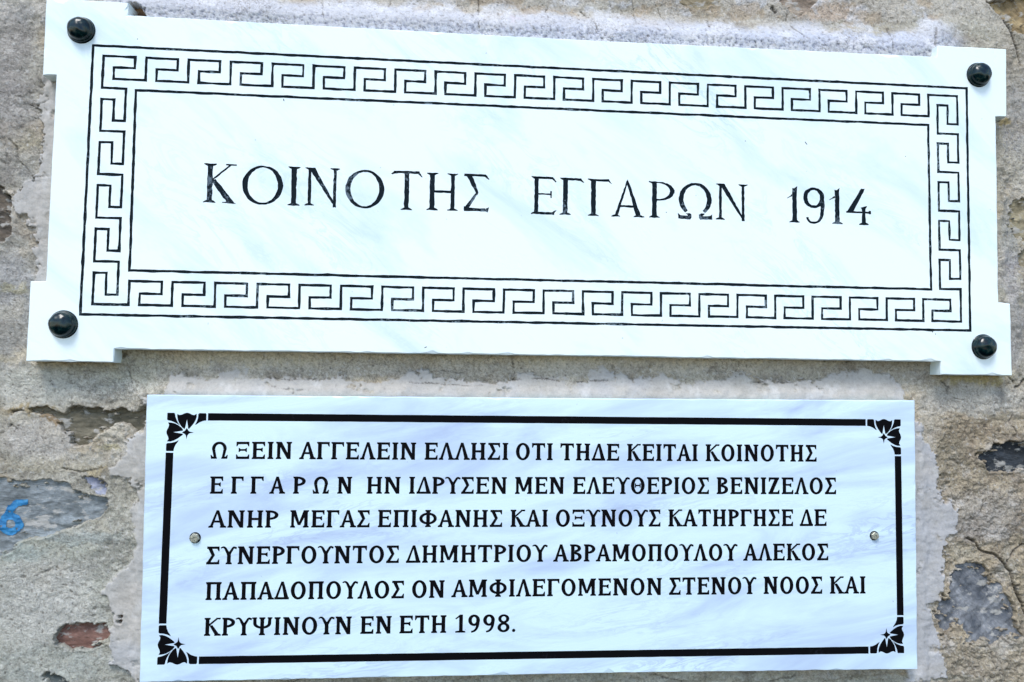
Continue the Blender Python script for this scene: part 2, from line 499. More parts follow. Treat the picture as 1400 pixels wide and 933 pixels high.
# ------------------------------------------------------------------ slab builder: face with engraved shapes cut into it
def build_slab(prefix_mat, outline, w_front, w_back, chamfer, items, parent, name, depth):
    """outline (u, v) ccw; items: list of dict(name, mat, polys, depth, label). Coordinates in metres."""
    ol = resample(outline, 0.006)
    # a hand-cut edge: tiny wander and a few chips
    n = len(ol)
    P = np.array(ol)
    cen = P.mean(0)
    nx = np.roll(P, -1, 0) - np.roll(P, 1, 0)
    nx = np.c_[nx[:, 1], -nx[:, 0]] / np.hypot(nx[:, 0], nx[:, 1])[:, None]
    area = 0.5 * np.sum(P[:, 0] * np.roll(P[:, 1], -1) - np.roll(P[:, 0], -1) * P[:, 1])
    if area < 0: nx = -nx
    outer = []; inner = []
    for i in range(n):
        u, v = P[i]
        j = 0.00035 * ns(u * 55, v * 55, 2.2) + 0.0002 * ns(u * 210, v * 210, 5.2)
        c = chamfer * (0.8 + 0.5 * ns(u * 120, v * 120, 9.0))
        k = ns(u * 75, v * 75, 31.0)
        if k > 0.38: c += (k - 0.38) * 0.012
        c = max(c, 0.0003)
        outer.append((u + nx[i, 0] * j, v + nx[i, 1] * j))
        inner.append((u + nx[i, 0] * (j - c), v + nx[i, 1] * (j - c)))
    # constraint input
    SCL = 1000.0
    verts = []; faces = []; owner = []
    def add(poly, own):
        a = 0.5 * sum(poly[i - 1][0] * poly[i][1] - poly[i][0] * poly[i - 1][1] for i in range(len(poly)))
        if abs(a) < 1e-12: return
        if a < 0: poly = poly[::-1]
        b = len(verts)
        verts.extend([((p[0] - cen[0]) * SCL, (p[1] - cen[1]) * SCL) for p in poly])
        faces.append(list(range(b, b + len(poly)))); owner.append(own)
    add(inner, -1)
    for k, it in enumerate(items):
        for p in it['polys']: add(list(p), k)
    ov, oe, of, _, _, off = delaunay_2d_cdt([Vector(v) for v in verts], [], faces, 1, 1e-4, True)
    XY = np.array([[v[0] / SCL + cen[0], v[1] / SCL + cen[1]] for v in ov])
    marble_f = []; own_f = {k: [] for k in range(len(items))}
    for f, src in zip(of, off):
        f = list(f)
        ks = [owner[q] for q in src if owner[q] >= 0]
        if ks: own_f[min(ks)].append(f)
        elif src: marble_f.append(f)
    def flip(f):
        a = XY[f[0]]; b = XY[f[1]]; c = XY[f[2]]
        s_ = (b[0] - a[0]) * (c[1] - a[1]) - (b[1] - a[1]) * (c[0] - a[0])
        return f if s_ > 0 else f[::-1]      # v points down, so this winding faces the viewer
    # marble face
    used = sorted({i for f in marble_f for i in f}); mp = {g: l for l, g in enumerate(used)}
    V = [w3(*XY[g], w_front) for g in used]
    Fc = [[mp[i] for i in flip(f)] for f in marble_f]
    # chamfer ring and sides, on their own vertices
    b0 = len(V)
    inn = [w3(*p, w_front) for p in inner]
    mid = [w3(*p, w_front + chamfer * 0.9) for p in outer]
    bak = [w3(*p, w_back) for p in outer]
    V += inn + mid + bak
    sgn = area > 0
    for i in range(n):
        j = (i + 1) % n
        q1 = [b0 + i, b0 + j, b0 + n + j, b0 + n + i]
        q2 = [b0 + n + i, b0 + n + j, b0 + 2 * n + j, b0 + 2 * n + i]
        if sgn: q1 = q1[::-1]; q2 = q2[::-1]
        Fc += [q1, q2]
    Fc.append([b0 + 2 * n + i for i in (range(n) if not sgn else range(n - 1, -1, -1))])
    slab = mesh_obj(name, V, Fc, prefix_mat, parent)
    # engraved pieces: floor + walls
    for k, it in enumerate(items):
        fs = [flip(f) for f in own_f[k]]
        if not fs: continue
        d = it.get('depth', depth)
        edges = {}
        for f in fs:
            for a, b in zip(f, f[1:] + f[:1]): edges[(a, b)] = 1
        bd = [(a, b) for (a, b) in edges if (b, a) not in edges]
        used = sorted({i for f in fs for i in f}); mp = {g: l for l, g in enumerate(used)}
        V = [w3(*XY[g], w_front + d) for g in used]
        Fc = [[mp[i] for i in f] for f in fs]
        tops = {}
        for a, b in bd:
            for q in (a, b):
                if q not in tops:
                    tops[q] = len(V); V.append(w3(*XY[q], w_front + 0.00002))
            Fc.append([mp[a], tops[a], tops[b], mp[b]][::-1])
        o = mesh_obj(it['name'], V, Fc, it['mat'], parent)
        if it.get('label'): o['label'] = it['label']
    return slab

def place_glyph(ch, style, w, u0, vb, H, du=(1.0, 0.0), jitter=0.0):
    """glyph polygons -> plane coordinates; du = unit vector of the baseline"""
    out = []
    for poly in glyph(ch, w, style):
        pl = resample(poly, 0.08) if jitter else poly
        q = []
        for x, y in pl:
            a = x * H; b = y * H
            uu = u0 + a * du[0] + b * du[1]
            vv = vb + a * du[1] - b * du[0]
            if jitter:
                uu += jitter * (ns(uu * 420, vv * 420, 1.7) + .6 * ns(uu * 1100, vv * 1100, 8.7))
                vv += jitter * (ns(uu * 420, vv * 420, 41.7) + .6 * ns(uu * 1100, vv * 1100, 48.7))
            q.append((uu, vv))
        out.append(q)
    return out

# ================================================================== UPPER PLAQUE
upper = empty('marble_plaque', w3(0.46, 0.31, 0.0))
tag(upper, 'large white marble plaque with notched corners, Greek key border and engraved 1914', 'plaque')
U_OUT = [(63, -2.5), (175.5, 3.5), (174.5, 20.8), (750, 52.3), (1280.8, 77.8), (1282.2, 62.3), (1376.3, 67), (1376.6, 160), (1361.8, 160),
         (1363.5, 260), (1365.3, 413.6), (1381.5, 415.6), (1384, 513.8), (1286.5, 512.6), (1286.3, 494.6), (750, 486), (156.3, 477.5), (155, 495.8),
         (35.3, 493.9), (41.4, 385), (62.2, 384.5), (76.7, 102.9), (58, 103.2)]
u_out = [tuple(px2uv(*p)) for p in U_OUT]
items = []
# frame lines and meander, laid out between their measured corners
def wavy(pts, step, width, closed, amp, wvar, seed):
    q = resample(pts, step, closed)
    q = [(x + amp * ns(x * 60, y * 60, seed) + amp * .5 * ns(x * 260, y * 260, seed + 3), y + amp * ns(x * 60, y * 60, seed + 9) + amp * .5 * ns(x * 260, y * 260, seed + 12)) for x, y in q]
    wd = [width * (1 + wvar * ns(x * 90, y * 90, seed + 20) + wvar * .6 * ns(x * 600, y * 600, seed + 25)) for x, y in q]
    return strip_quads(q, wd, closed)
outer_px = [(127.5, 62.3), (1321.5, 121), (1326.5, 452.2), (109.8, 430)]
inner_px = [(185.6, 123.6), (1269, 171.3), (1273, 395.8), (177.2, 370)]
o_uv = [tuple(px2uv(*p)) for p in outer_px]; i_uv = [tuple(px2uv(*p)) for p in inner_px]
items.append(dict(name='border_line', mat=M_INK_LINE, polys=wavy(o_uv, 0.004, 0.0027, True, 0.0004, 0.35, 1.0), label='outer engraved frame line'))
items.append(dict(name='border_line', mat=M_INK_LINE, polys=wavy(i_uv, 0.004, 0.0027, True, 0.0004, 0.35, 5.0), label='inner engraved frame line'))
def lerp(a, b, t): return (a[0] + (b[0] - a[0]) * t, a[1] + (b[1] - a[1]) * t)
def M_(x, y): return px2uv(x, y)
# key bands: top / bottom rails and left / right rails
TT0, TT1 = M_(141.8, 76.5), M_(1309, 132)       # top band, upper rail
TB0, TB1 = M_(141.5, 107.5), M_(1309, 161)      # top band, lower rail
kt0, kt1 = M_(200.3, 80), M_(1269.2, 130.5)     # first and last upstroke of the top band
BT0, BT1 = M_(177.2, 384.5), M_(1313, 410.5)    # bottom band, upper rail
BB0, BB1 = M_(126.5, 416), M_(1314, 440)        # bottom band, lower rail
kb0, kb1 = M_(177.0, 385), M_(1262, 409.5)
def railpt(a, b, u):
    t = (u - a[0]) / (b[0] - a[0]); return (u, a[1] + (b[1] - a[1]) * t)
NT = 20
per_t = (kt1[0] - kt0[0]) / (NT - 0) if False else (kt1[0] - kt0[0]) / 20.0
def band(u_start, per, count, A0, A1, B0, B1):
    out = []
    for k in range(count):
        x = u_start + per * k
        T_ = lambda f: railpt(A0, A1, x + per * f)
        B_ = lambda f: railpt(B0, B1, x + per * f)
        mid = lambda f: lerp(T_(f), B_(f), .49)
        out += [T_(0), T_(.74), mid(.74), mid(.25), B_(.25), B_(1.0)]
    return out
top_start = kt0[0] - per_t
top = band(top_start, per_t, 21, TT0, TT1, TB0, TB1)           # ends low at the last upstroke
# left and right rails
LL0, LL1 = M_(141.8, 76.5), M_(126.4, 416)                     # left band, outer rail
LR0, LR1 = M_(172.3, 121.5), M_(160.5, 400)                    # left band, inner rail
RL0, RL1 = M_(1281.6, 144), M_(1285.3, 398)
RR0, RR1 = M_(1308.5, 132), M_(1314, 440)
def railv(a, b, v):
    t = (v - a[1]) / (b[1] - a[1]); return (a[0] + (b[0] - a[0]) * t, v)
# right chain going down
vr0, vr1 = M_(1281.6, 144)[1], M_(1284.9, 355.5)[1]
pr = (vr1 - vr0) / 4.0
right = [railpt(TT0, TT1, kt1[0]), (RR0[0], railpt(TT0, TT1, RR0[0])[1])]
x_ = right[-1][0]
right += [railv(RR0, RR1, vr0 + pr * .48)]
for k in range(5):
    v = vr0 + pr * k
    I_ = lambda f: railv(RL0, RL1, v + pr * f)
    O_ = lambda f: railv(RR0, RR1, v + pr * f)
    mid = lambda f: lerp(I_(f), O_(f), .50)
    right += [mid(.48), mid(0), I_(0), I_(.74), O_(.74)] + ([O_(1.48)] if k < 4 else [])
# bottom-right corner then bottom band right to left
per_b = (kb1[0] - kb0[0]) / 20.0
bots = []
for k in range(20, -1, -1):
    x = kb0[0] + per_b * k
    T_ = lambda f: railpt(BT0, BT1, x + per_b * f)
    B_ = lambda f: railpt(BB0, BB1, x + per_b * f)
    mid = lambda f: lerp(T_(f), B_(f), .52)
    e1 = B_(1.0) if k < 20 else (RR1[0], railpt(BB0, BB1, RR1[0])[1])
    bots += [e1, B_(.25), mid(.25), mid(.75), T_(.75), T_(0)]
bots += [railpt(BB0, BB1, kb0[0]), tuple(BB0)]
# left chain going up
vl0, vl1 = M_(139, 135.5)[1], M_(128.7, 373)[1]
pl_ = (vl1 - vl0) / 4.0
left = []
for k in range(4, -1, -1):
    v = vl0 + pl_ * k
    O_ = lambda f: railv(LL0, LL1, v + pl_ * f)
    I_ = lambda f: railv(LR0, LR1, v + pl_ * f)
    mid = lambda f: lerp(O_(f), I_(f), .52)
    if k == 4: left += [O_(0), mid(0), mid(.49), I_(.49), I_(-.26)]
    else: left += [O_(.74), O_(0), mid(0), mid(.49), I_(.49), I_(-.26)]
left += [railv(LL0, LL1, vl0 - pl_ * .26)]
chain = [tuple(map(float, p)) for p in top[0:] + right + bots + left]
cl = [chain[0]]
for p in chain[1:]:
    if math.hypot(p[0] - cl[-1][0], p[1] - cl[-1][1]) > 1e-5: cl.append(p)
items.append(dict(name='key_pattern', mat=M_INK_LINE, polys=wavy(cl, 0.0035, 0.0026, True, 0.00030, 0.38, 14.0), label='engraved Greek key band'))
# the engraved line
UL = [('Κ', 277.6, 323.1, 277.6, 224.2), ('Ο', 330.2, 386.3, 280.4, 226.7), ('Ι', 393.5, 408.6, 281.4, 228.1), ('Ν', 415.9, 463.8, 281.8, 229.6),
      ('Ο', 471.3, 525, 285.1, 232.5), ('Τ', 533.5, 577.2, 287.5, 234), ('Η', 582.5, 626.4, 288, 236.9), ('Σ', 633.9, 668.8, 289.4, 238.3),
      ('Ε', 725.2, 760.9, 293.5, 241.7), ('Γ', 765, 798.9, 294.3, 243.6), ('Γ', 803.5, 837.3, 296, 245.1), ('Α', 835.7, 880.8, 297, 248.6),
      ('Ρ', 887.2, 922.4, 298.3, 248.6), ('Ω', 927, 974, 300.6, 250.1), ('Ν', 979, 1022, 301.0, 251.8),
      ('1', 1076.2, 1093.4, 304.5, 255.9), ('9', 1098, 1127.7, 305.6, 256.5), ('1', 1134, 1152, 306.4, 258.6), ('4', 1157, 1191, 307.7, 258.2)]
for ch, x0, x1, yb, yt in UL:
    a = px2uv(x0, yb); b = px2uv(x1, yb); t = px2uv((x0 + x1) / 2, yt); c = px2uv((x0 + x1) / 2, yb)
    H = c[1] - t[1]
    items.append(dict(name='letter', mat=M_INK, polys=place_glyph(ch, ROMAN, (b[0] - a[0]) / H, a[0], c[1], H, jitter=0.00055)))
# small chips and dark pits in the stone
for (x, y, l, an) in [(388, 137, 4, 75), (1102, 196, 6, 50), (188, 53.5, 1.6, 0), (582, 475, 4, -25), (1275, 454, 2.0, 10), (1279, 457, 1.5, 80), (911, 290.5, 1.6, 20), (1238, 214, 1.5, 40), (1019, 193, 1.4, 0)]:
    p = px2uv(x, y); L_ = l * .0007; a_ = R(an)
    q = [(p[0] - L_ * math.cos(a_) / 2, p[1] - L_ * math.sin(a_) / 2), (p[0], p[1] + .0001), (p[0] + L_ * math.cos(a_) / 2, p[1] + L_ * math.sin(a_) / 2)]
    items.append(dict(name='chip', mat=M_INK, polys=strip_quads(q, [.0005, .001, .0004]), depth=.0006))
build_slab(M_UP, u_out, 0.0, 0.034, 0.0011, items, upper, 'slab', 0.0009)

# ================================================================== LOWER PLAQUE
lower = empty('marble_plaque', w3(0.46, 0.49, 0.0))
tag(lower, 'smaller blue-grey veined marble plaque with thick black border and six painted lines of Greek capitals', 'plaque')
L_OUT = [(200.5, 540), (720, 544.5), (1251, 548), (1254.8, 915.4), (840, 920.4), (500, 927.2), (190.5, 933.5)]
l_out = [tuple(px2uv(*p)) for p in L_OUT]
items = []
WB = dict(zip('ΩΞΕΙΝΑΓΡΥΣΔΗΚΟΤΦΨΠΜΒΖΘΛ198.', [.95, .72, .72, .33, .87, .90, .70, .68, .84, .70, .79, .82, .88, .82, .80, .98, 1.07, .84, 1.03, .70, .68, .82, .86, .57, .67, .68, .20]))
SB = {'Α': (.0, .0), 'Λ': (.0, .0), 'Δ': (.02, .02), 'Υ': (.0, .0), 'Ρ': (.05, .03), 'Σ': (.05, .06), 'Ο': (.07, .07), 'Θ': (.07, .07), 'Τ': (.04, .04), 'Κ': (.05, .0),
      'Γ': (.05, .04), 'Ψ': (.02, .04), 'Φ': (.06, .06), '1': (.1, .05), '9': (.09, .07), '8': (.07, .07), '.': (.06, .06)}
def put_word(word, x0, x1, yb0, yb1, yt0, yt1):
    a = px2uv(x0, yb0); b = px2uv(x1, yb1)
    t0 = px2uv(x0, yt0); t1 = px2uv(x1, yt1)
    H = ((a[1] - t0[1]) + (b[1] - t1[1])) / 2
    d = (b - a); Lw = float(np.hypot(*d)); du = (d[0] / Lw, d[1] / Lw)
    adv = [WB[c] for c in word]
    gaps = [(SB.get(word[i], (.065, .065))[1] + SB.get(word[i + 1], (.065, .065))[0]) for i in range(len(word) - 1)]
    tot = (sum(adv) + sum(gaps)) * H
    k = Lw / tot
    x = 0.0
    for i, c in enumerate(word):
        w = WB[c] * k
        items.append(dict(name='letter', mat=M_BLACK, polys=place_glyph(c, BOOK, w, a[0] + x * H * du[0], a[1] + x * H * du[1], H, du)))
        x += w + (gaps[i] * k if i < len(gaps) else 0)
for wd in [
    ('Ω', 287.6, 311.4, 627.6, 627.6, 604.3, 604.3), ('ΞΕΙΝ', 322.5, 398.8, 628, 628, 604.2, 604.2), ('ΑΓΓΕΛΕΙΝ', 409, 568.7, 628.2, 629, 604.4, 605.1),
    ('ΕΛΛΗΣΙ', 580.4, 694.8, 629, 629.3, 605.2, 605.8), ('ΟΤΙ', 705.2, 755.5, 629.4, 629.6, 605.9, 606.2), ('ΤΗΔΕ', 765.7, 846.5, 629.8, 630.4, 606.3, 607),
    ('ΚΕΙΤΑΙ', 857.2, 953.8, 630.5, 630.9, 607.1, 607.6), ('ΚΟΙΝΟΤΗΣ', 964.7, 1116.5, 631, 631.6, 607.7, 608.4),
    ('Ε', 286.8, 304.6, 675.4, 675.4, 651.6, 651.6), ('Γ', 315.5, 332.5, 675.4, 675.4, 651.7, 651.7), ('Γ', 342.2, 360, 675.4, 675.4, 651.7, 651.7),
    ('Α', 368.2, 389.6, 675.4, 675.4, 651.8, 651.8), ('Ρ', 400.5, 417.7, 675.4, 675.4, 651.8, 651.8), ('Ω', 427.2, 449.8, 675.4, 675.4, 651.9, 651.9), ('Ν', 461, 481.1, 675.4, 675.4, 652, 652),
    ('ΗΝ', 501.3, 547.4, 675.4, 675.4, 652, 652.2), ('ΙΔΡΥΣΕΝ', 559, 692.8, 675.5, 675.7, 652.2, 652.3), ('ΜΕΝ', 704, 771.5, 675.7, 675.7, 652.3, 652.4),
    ('ΕΛΕΥΘΕΡΙΟΣ', 783.4, 969.3, 675.8, 675.9, 652.4, 652.7), ('ΒΕΝΙΖΕΛΟΣ', 979.8, 1143.2, 675.9, 676.1, 652.7, 653.1),
    ('ΑΝΗΡ', 284.9, 380.3, 721.8, 721.8, 697.9, 697.9), ('ΜΕΓΑΣ', 396.4, 505.2, 721.7, 721.4, 697.8, 697.6), ('ΕΠΙΦΑΝΗΣ', 516.5, 686.5, 721.2, 720.9, 697.5, 697.2),
    ('ΚΑΙ', 697.9, 748.9, 720.8, 720.6, 697.1, 697), ('ΟΞΥΝΟΥΣ', 759.8, 903, 720.6, 720.3, 697, 696.7), ('ΚΑΤΗΡΓΗΣΕ', 913.7, 1084.4, 720.2, 719.7, 696.7, 696.5), ('ΔΕ', 1093.4, 1130.1, 719.7, 719.5, 696.5, 696.4),
    ('ΣΥΝΕΡΓΟΥΝΤΟΣ', 281.7, 545.2, 772.1, 770.1, 747.5, 746), ('ΔΗΜΗΤΡΙΟΥ', 554.9, 748.4, 770, 768.4, 745.9, 744.7), ('ΑΒΡΑΜΟΠΟΥΛΟΥ', 756.4, 1008.2, 768.3, 767.1, 744.7, 743.6),
    ('ΑΛΕΚΟΣ', 1016.2, 1132.5, 767, 766.5, 743.6, 743.2),
    ('ΠΑΠΑΔΟΠΟΥΛΟΣ', 280.8, 552.2, 820.9, 818.4, 796.1, 794.1), ('ΟΝ', 563.1, 607.6, 818.1, 817.7, 793.8, 793.4), ('ΑΜΦΙΛΕΓΟΜΕΝΟΝ', 617, 904.9, 817, 813.9, 793.1, 790),
    ('ΣΤΕΝΟΥ', 914.6, 1034, 813.8, 812.6, 789.9, 788.8), ('ΝΟΟΣ', 1044, 1124.2, 812.5, 812.2, 788.6, 788.3), ('ΚΑΙ', 1134.6, 1183.3, 812.1, 811.8, 788.3, 788.1),
    ('ΚΡΥΨΙΝΟΥΝ', 278.8, 480.4, 869.8, 867.4, 845, 843), ('ΕΝ', 492.5, 535.2, 867.1, 866.5, 842.8, 842.3), ('ΕΤΗ', 545.9, 610, 866.4, 865.6, 842, 841.3), ('1998.', 622.1, 704.7, 865.4, 864.3, 841.2, 840)]:
    put_word(*wd)
# border bars and corner ornaments
C = [px2uv(228.8, 564.6), px2uv(1231.4, 573.6), px2uv(1236.2, 893.2), px2uv(214.7, 909.2)]
PXM = 0.00078
ORN_L = 445 / 9.33 * 0.00080
BT = 0.0073
tile = [(0, 4), (4, 0), (78, 0), (88, 10), (94, 42), (108, 80), (128, 118), (150, 150), (118, 128), (80, 108), (42, 94), (10, 88), (0, 78)]
petal = [(112, 12), (140, 25), (165, 20), (200, 3), (225, -3), (250, 3), (282, 20), (305, 25), (333, 8), (336, 45), (324, 85), (302, 125), (276, 160), (256, 184), (244, 186), (236, 140), (226, 78), (217, 130), (208, 182), (196, 186), (172, 168), (145, 132), (124, 92), (114, 50)]
side = [(353, 12), (366, 1), (436, 1), (446, 12), (446, 86), (410, 93), (372, 108), (338, 132), (318, 142), (337, 104), (349, 62)]
star = [(310, 228), (262, 218), (248, 208), (236, 186), (228, 176), (220, 186), (208, 208), (186, 220), (176, 228), (186, 236), (208, 248), (220, 262), (228, 310), (238, 262), (248, 248), (262, 238)]
fu = 9.33
def orn(ci, su, sv):
    """su / sv: directions from the corner into the plaque along the two bars"""
    o = []
    u0, v0 = C[ci]
    au = C[1] - C[0] if ci in (0, 1) else C[2] - C[3]
    av = C[3] - C[0] if ci in (0, 3) else C[2] - C[1]
    au = au / np.hypot(*au); av = av / np.hypot(*av)
    sc = 0.00078 / fu
    sw = lambda pl: [(b, a) for a, b in pl]
    for pl in (tile, petal, side, star, sw(petal), sw(side)):
        o.append([tuple(np.array([u0, v0]) + su * au * a * sc + sv * av * b * sc) for a, b in pl])
    return o
for ci, su, sv, lb in ((0, 1, 1, 'top left'), (1, -1, 1, 'top right'), (2, -1, -1, 'bottom right'), (3, 1, -1, 'bottom left')):
    items.append(dict(name='corner_ornament', mat=M_BLACK, polys=orn(ci, su, sv)))
g0 = 464 / fu * 0.00078
def bar(a, b, nrm):
    d = (b - a); L = np.hypot(*d); d = d / L
    p0 = a + d * g0; p1 = b - d * g0
    q = [tuple(p0), tuple(p1), tuple(p1 + nrm * BT), tuple(p0 + nrm * BT)]
    q = resample(q, 0.01)
    return [[(x + .00012 * ns(x * 130, y * 130, 3.3), y + .00018 * ns(x * 130, y * 130, 7.3)) for x, y in q]]
ax = (C[1] - C[0]) / np.hypot(*(C[1] - C[0])); ay = (C[3] - C[0]) / np.hypot(*(C[3] - C[0]))
items.append(dict(name='border_bar', mat=M_BLACK, polys=bar(C[0], C[1], ay)))
items.append(dict(name='border_bar', mat=M_BLACK, polys=bar(C[3], C[2], -ay)))
items.append(dict(name='border_bar', mat=M_BLACK, polys=bar(C[0], C[3], ax)))
items.append(dict(name='border_bar', mat=M_BLACK, polys=bar(C[1], C[2], -ax)))
build_slab(M_LOW, l_out, 0.0, 0.034, 0.0010, items, lower, 'slab', 0.00035)

# ------------------------------------------------------------------ turned hardware
def lathe(profile, cu, cv, seg=40, tilt=(0, 0)):
    """profile: (radius, depth w); first point on the axis"""
    V = []; Fc = []
    for (r, w) in profile:
        for k in range(seg):
            a = 2 * math.pi * k / seg
            V.append(w3(cu + r * math.cos(a), cv + r * math.sin(a), w))
    n = len(profile)
    for i in range(n - 1):
        for k in range(seg):
            j = (k + 1) % seg
            Fc.append([i * seg + k, i * seg + j, (i + 1) * seg + j, (i + 1) * seg + k])
    Fc.append(list(range(seg - 1, -1, -1)))
    return V, Fc
m, nt, bs = new_mat('dark_green_enamel')
n1 = N(nt, 'ShaderNodeTexNoise', i_Scale=220.0, i_Detail=4.0)
nt.links.new(geo_pos(nt), n1.inputs['Vector'])
r1 = ramp(nt, [(0.35, (0.001, 0.005, 0.008)), (0.60, (0.004, 0.020, 0.020)), (0.72, (0.05, 0.055, 0.035))])
nt.links.new(n1.outputs[0], r1.inputs[0]); nt.links.new(r1.outputs[0], bs.inputs['Base Color'])
r2 = ramp(nt, [(0.3, 0.10), (0.55, 0.22), (0.7, 0.5)])
nt.links.new(n1.outputs[0], r2.inputs[0]); nt.links.new(r2.outputs[0], bs.inputs['Roughness'])
bs.inputs['Specular IOR Level'].default_value = 0.35
bump(nt, bs, n1.outputs[0], 0.15, 0.0006)
M_BOLT = m
m, nt, bs = new_mat('tarnished_brass')
n1 = N(nt, 'ShaderNodeTexNoise', i_Scale=900.0, i_Detail=4.0)
nt.links.new(geo_pos(nt), n1.inputs['Vector'])
r1 = ramp(nt, [(0.35, (0.16, 0.17, 0.13)), (0.62, (0.48, 0.47, 0.38))])
nt.links.new(n1.outputs[0], r1.inputs[0]); nt.links.new(r1.outputs[0], bs.inputs['Base Color'])
bs.inputs['Metallic'].default_value = 0.55
bs.inputs['Roughness'].default_value = 0.5
bump(nt, bs, n1.outputs[0], 0.4, 0.0004)
M_BRASS = m
M_GAP_SHADE = paint('screw_shadow_gap', (0.01, 0.012, 0.02), 0.0, (0.02, 0.02, 0.03), 0.7)
BOLT_SPOTS = [(110.5, 41, 18.4), (1338.6, 102.2, 15.2), (85.8, 443.6, 19.2), (1345.6, 474.3, 15.4)]
for k, (x, y, rp) in enumerate(BOLT_SPOTS):
    a = px2uv(x, y, -0.0012); b = px2uv(x + rp, y, -0.002)
    r = float(b[0] - px2uv(x, y, -0.002)[0])
    prof = [(r * .985, 0.0006), (r * 1.0, -0.0006), (r * .985, -0.0022), (r * .95, -0.0032), (r * .93, -0.0034)]
    for t in range(1, 13):
        th = t / 12 * math.pi / 2
        prof.append((max(r * .91 * math.cos(th), 1e-5), -0.0034 - r * .62 * math.sin(th)))
    V, Fc = lathe(prof, a[0], a[1], 44)
    Fc = [f[::-1] for f in Fc[:-1]] + [Fc[-1]]
    # flats: the dome is beaten slightly out of round
    V2 = []
    for (X, Y, Z) in V:
        g = 1 + 0.035 * ns(X * 160, Z * 160, Y * 160 + k * 7.1) + .02 * ns(X * 420, Z * 420, Y * 300 + k)
        V2.append((a[0] + (X - a[0]) * g, Y * (1 + .06 * ns(X * 200, Z * 200, k * 3.3)), (Z0 - a[1]) + (Z - (Z0 - a[1])) * g))
    o = mesh_obj('dome_bolt', V2, Fc, M_BOLT, upper, smooth=True)
    wr = [(r * 1.06, 0.0008), (r * 1.06, -0.0002), (r * 1.02, -0.0007), (r * .9, -0.0008)]
    V, Fc = lathe(wr, a[0], a[1], 40)
    mesh_obj('washer', V, [f[::-1] for f in Fc[:-1]], M_BOLT, o, smooth=False).matrix_parent_inverse = Matrix.Identity(4)
for k, (x, y, rp, an) in enumerate([(266.3, 735.8, 6.8, 10), (1195.9, 732.9, 6.2, 20)]):
    c = px2uv(x, y, -0.001)
    r = rp * 0.00076
    # washer ring, shadow gap put in as dark colour, then hexagonal head with chamfer
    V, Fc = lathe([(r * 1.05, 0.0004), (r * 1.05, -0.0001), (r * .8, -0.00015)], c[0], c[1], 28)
    s_ = mesh_obj('screw', [], [], M_BRASS, lower)
    V6 = []; F6 = []
    for (q, w) in ((.93, 0.0006), (.93, -0.0022), (.78, -0.0030), (.30, -0.0031), (.26, -0.0022)):
        for j in range(6):
            a_ = R(an + 60 * j)
            V6.append(w3(c[0] + r * q * math.cos(a_), c[1] + r * q * math.sin(a_), w + .0003 * ns(j * 1.7, q * 5, k * 9)))
    for i in range(4):
        for j in range(6):
            jj = (j + 1) % 6
            F6.append([i * 6 + j, i * 6 + jj, (i + 1) * 6 + jj, (i + 1) * 6 + j][::-1])
    F6.append([24 + j for j in range(5, -1, -1)][::-1])
    me = s_.data
    me.clear_geometry(); me.from_pydata(V6, [], F6); me.update()
    rg = mesh_obj('washer', V, [f[::-1] for f in Fc[:-1]], M_GAP_SHADE, s_)
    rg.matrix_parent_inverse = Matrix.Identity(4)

# ================================================================== WALL
WW = 0.020          # nominal depth of the plaster surface behind the plaque faces
rngv = np.random.RandomState(5)
PERM = rngv.permutation(4096)
GX = rngv.uniform(-1, 1, 4096)
GRD = rngv.uniform(0, 2 * np.pi, 4096)
GC, GS = np.cos(GRD), np.sin(GRD)
def perlin(x, y, s=0):
    xi = np.floor(x).astype(np.int64); yi = np.floor(y).astype(np.int64)
    xf = x - xi; yf = y - yi
    def g(ix, iy, dx, dy):
        h = PERM[(PERM[(ix + s * 131) & 4095] + iy) & 4095]
        return GC[h] * dx + GS[h] * dy
    u = xf * xf * xf * (xf * (xf * 6 - 15) + 10); v = yf * yf * yf * (yf * (yf * 6 - 15) + 10)
    a = g(xi, yi, xf, yf); b = g(xi + 1, yi, xf - 1, yf); c = g(xi, yi + 1, xf, yf - 1); d = g(xi + 1, yi + 1, xf - 1, yf - 1)
    return (a + u * (b - a)) * (1 - v) + (c + u * (d - c)) * v
def fbm(x, y, s=0, o=4, rough=.5, lac=2.03):
    t = 0; a = 1.0; n = 0
    for k in range(o):
        t = t + a * perlin(x, y, s + k * 3); n += a; x = x * lac + 11.3; y = y * lac + 5.7; a *= rough
    return t / n * 1.6
def sstep(a, b, x):
    t = np.clip((x - a) / (b - a), 0, 1); return t * t * (3 - 2 * t)
def dist_poly(x, y, poly):
    """signed distance (px) to a polygon: negative inside"""
    d = np.full(x.shape, 1e9); ins = np.zeros(x.shape, bool)
    n = len(poly)
    for i in range(n):
        x1, y1 = poly[i]; x2, y2 = poly[(i + 1) % n]
        ex, ey = x2 - x1, y2 - y1
        L = ex * ex + ey * ey + 1e-12
        t = np.clip(((x - x1) * ex + (y - y1) * ey) / L, 0, 1)
        d = np.minimum(d, np.hypot(x - x1 - t * ex, y - y1 - t * ey))
        c = ((y1 > y) != (y2 > y))
        with np.errstate(divide='ignore', invalid='ignore'):
            xi = ex * (y - y1) / (ey if abs(ey) > 1e-12 else 1e-12) + x1
        ins ^= (c & (x < xi))
    return np.where(ins, -d, d)
def dist_line(x, y, pts):
    d = np.full(x.shape, 1e9)
    for (x1, y1), (x2, y2) in zip(pts[:-1], pts[1:]):
        ex, ey = x2 - x1, y2 - y1
        L = ex * ex + ey * ey + 1e-12
        t = np.clip(((x - x1) * ex + (y - y1) * ey) / L, 0, 1)
        d = np.minimum(d, np.hypot(x - x1 - t * ex, y - y1 - t * ey))
    return d

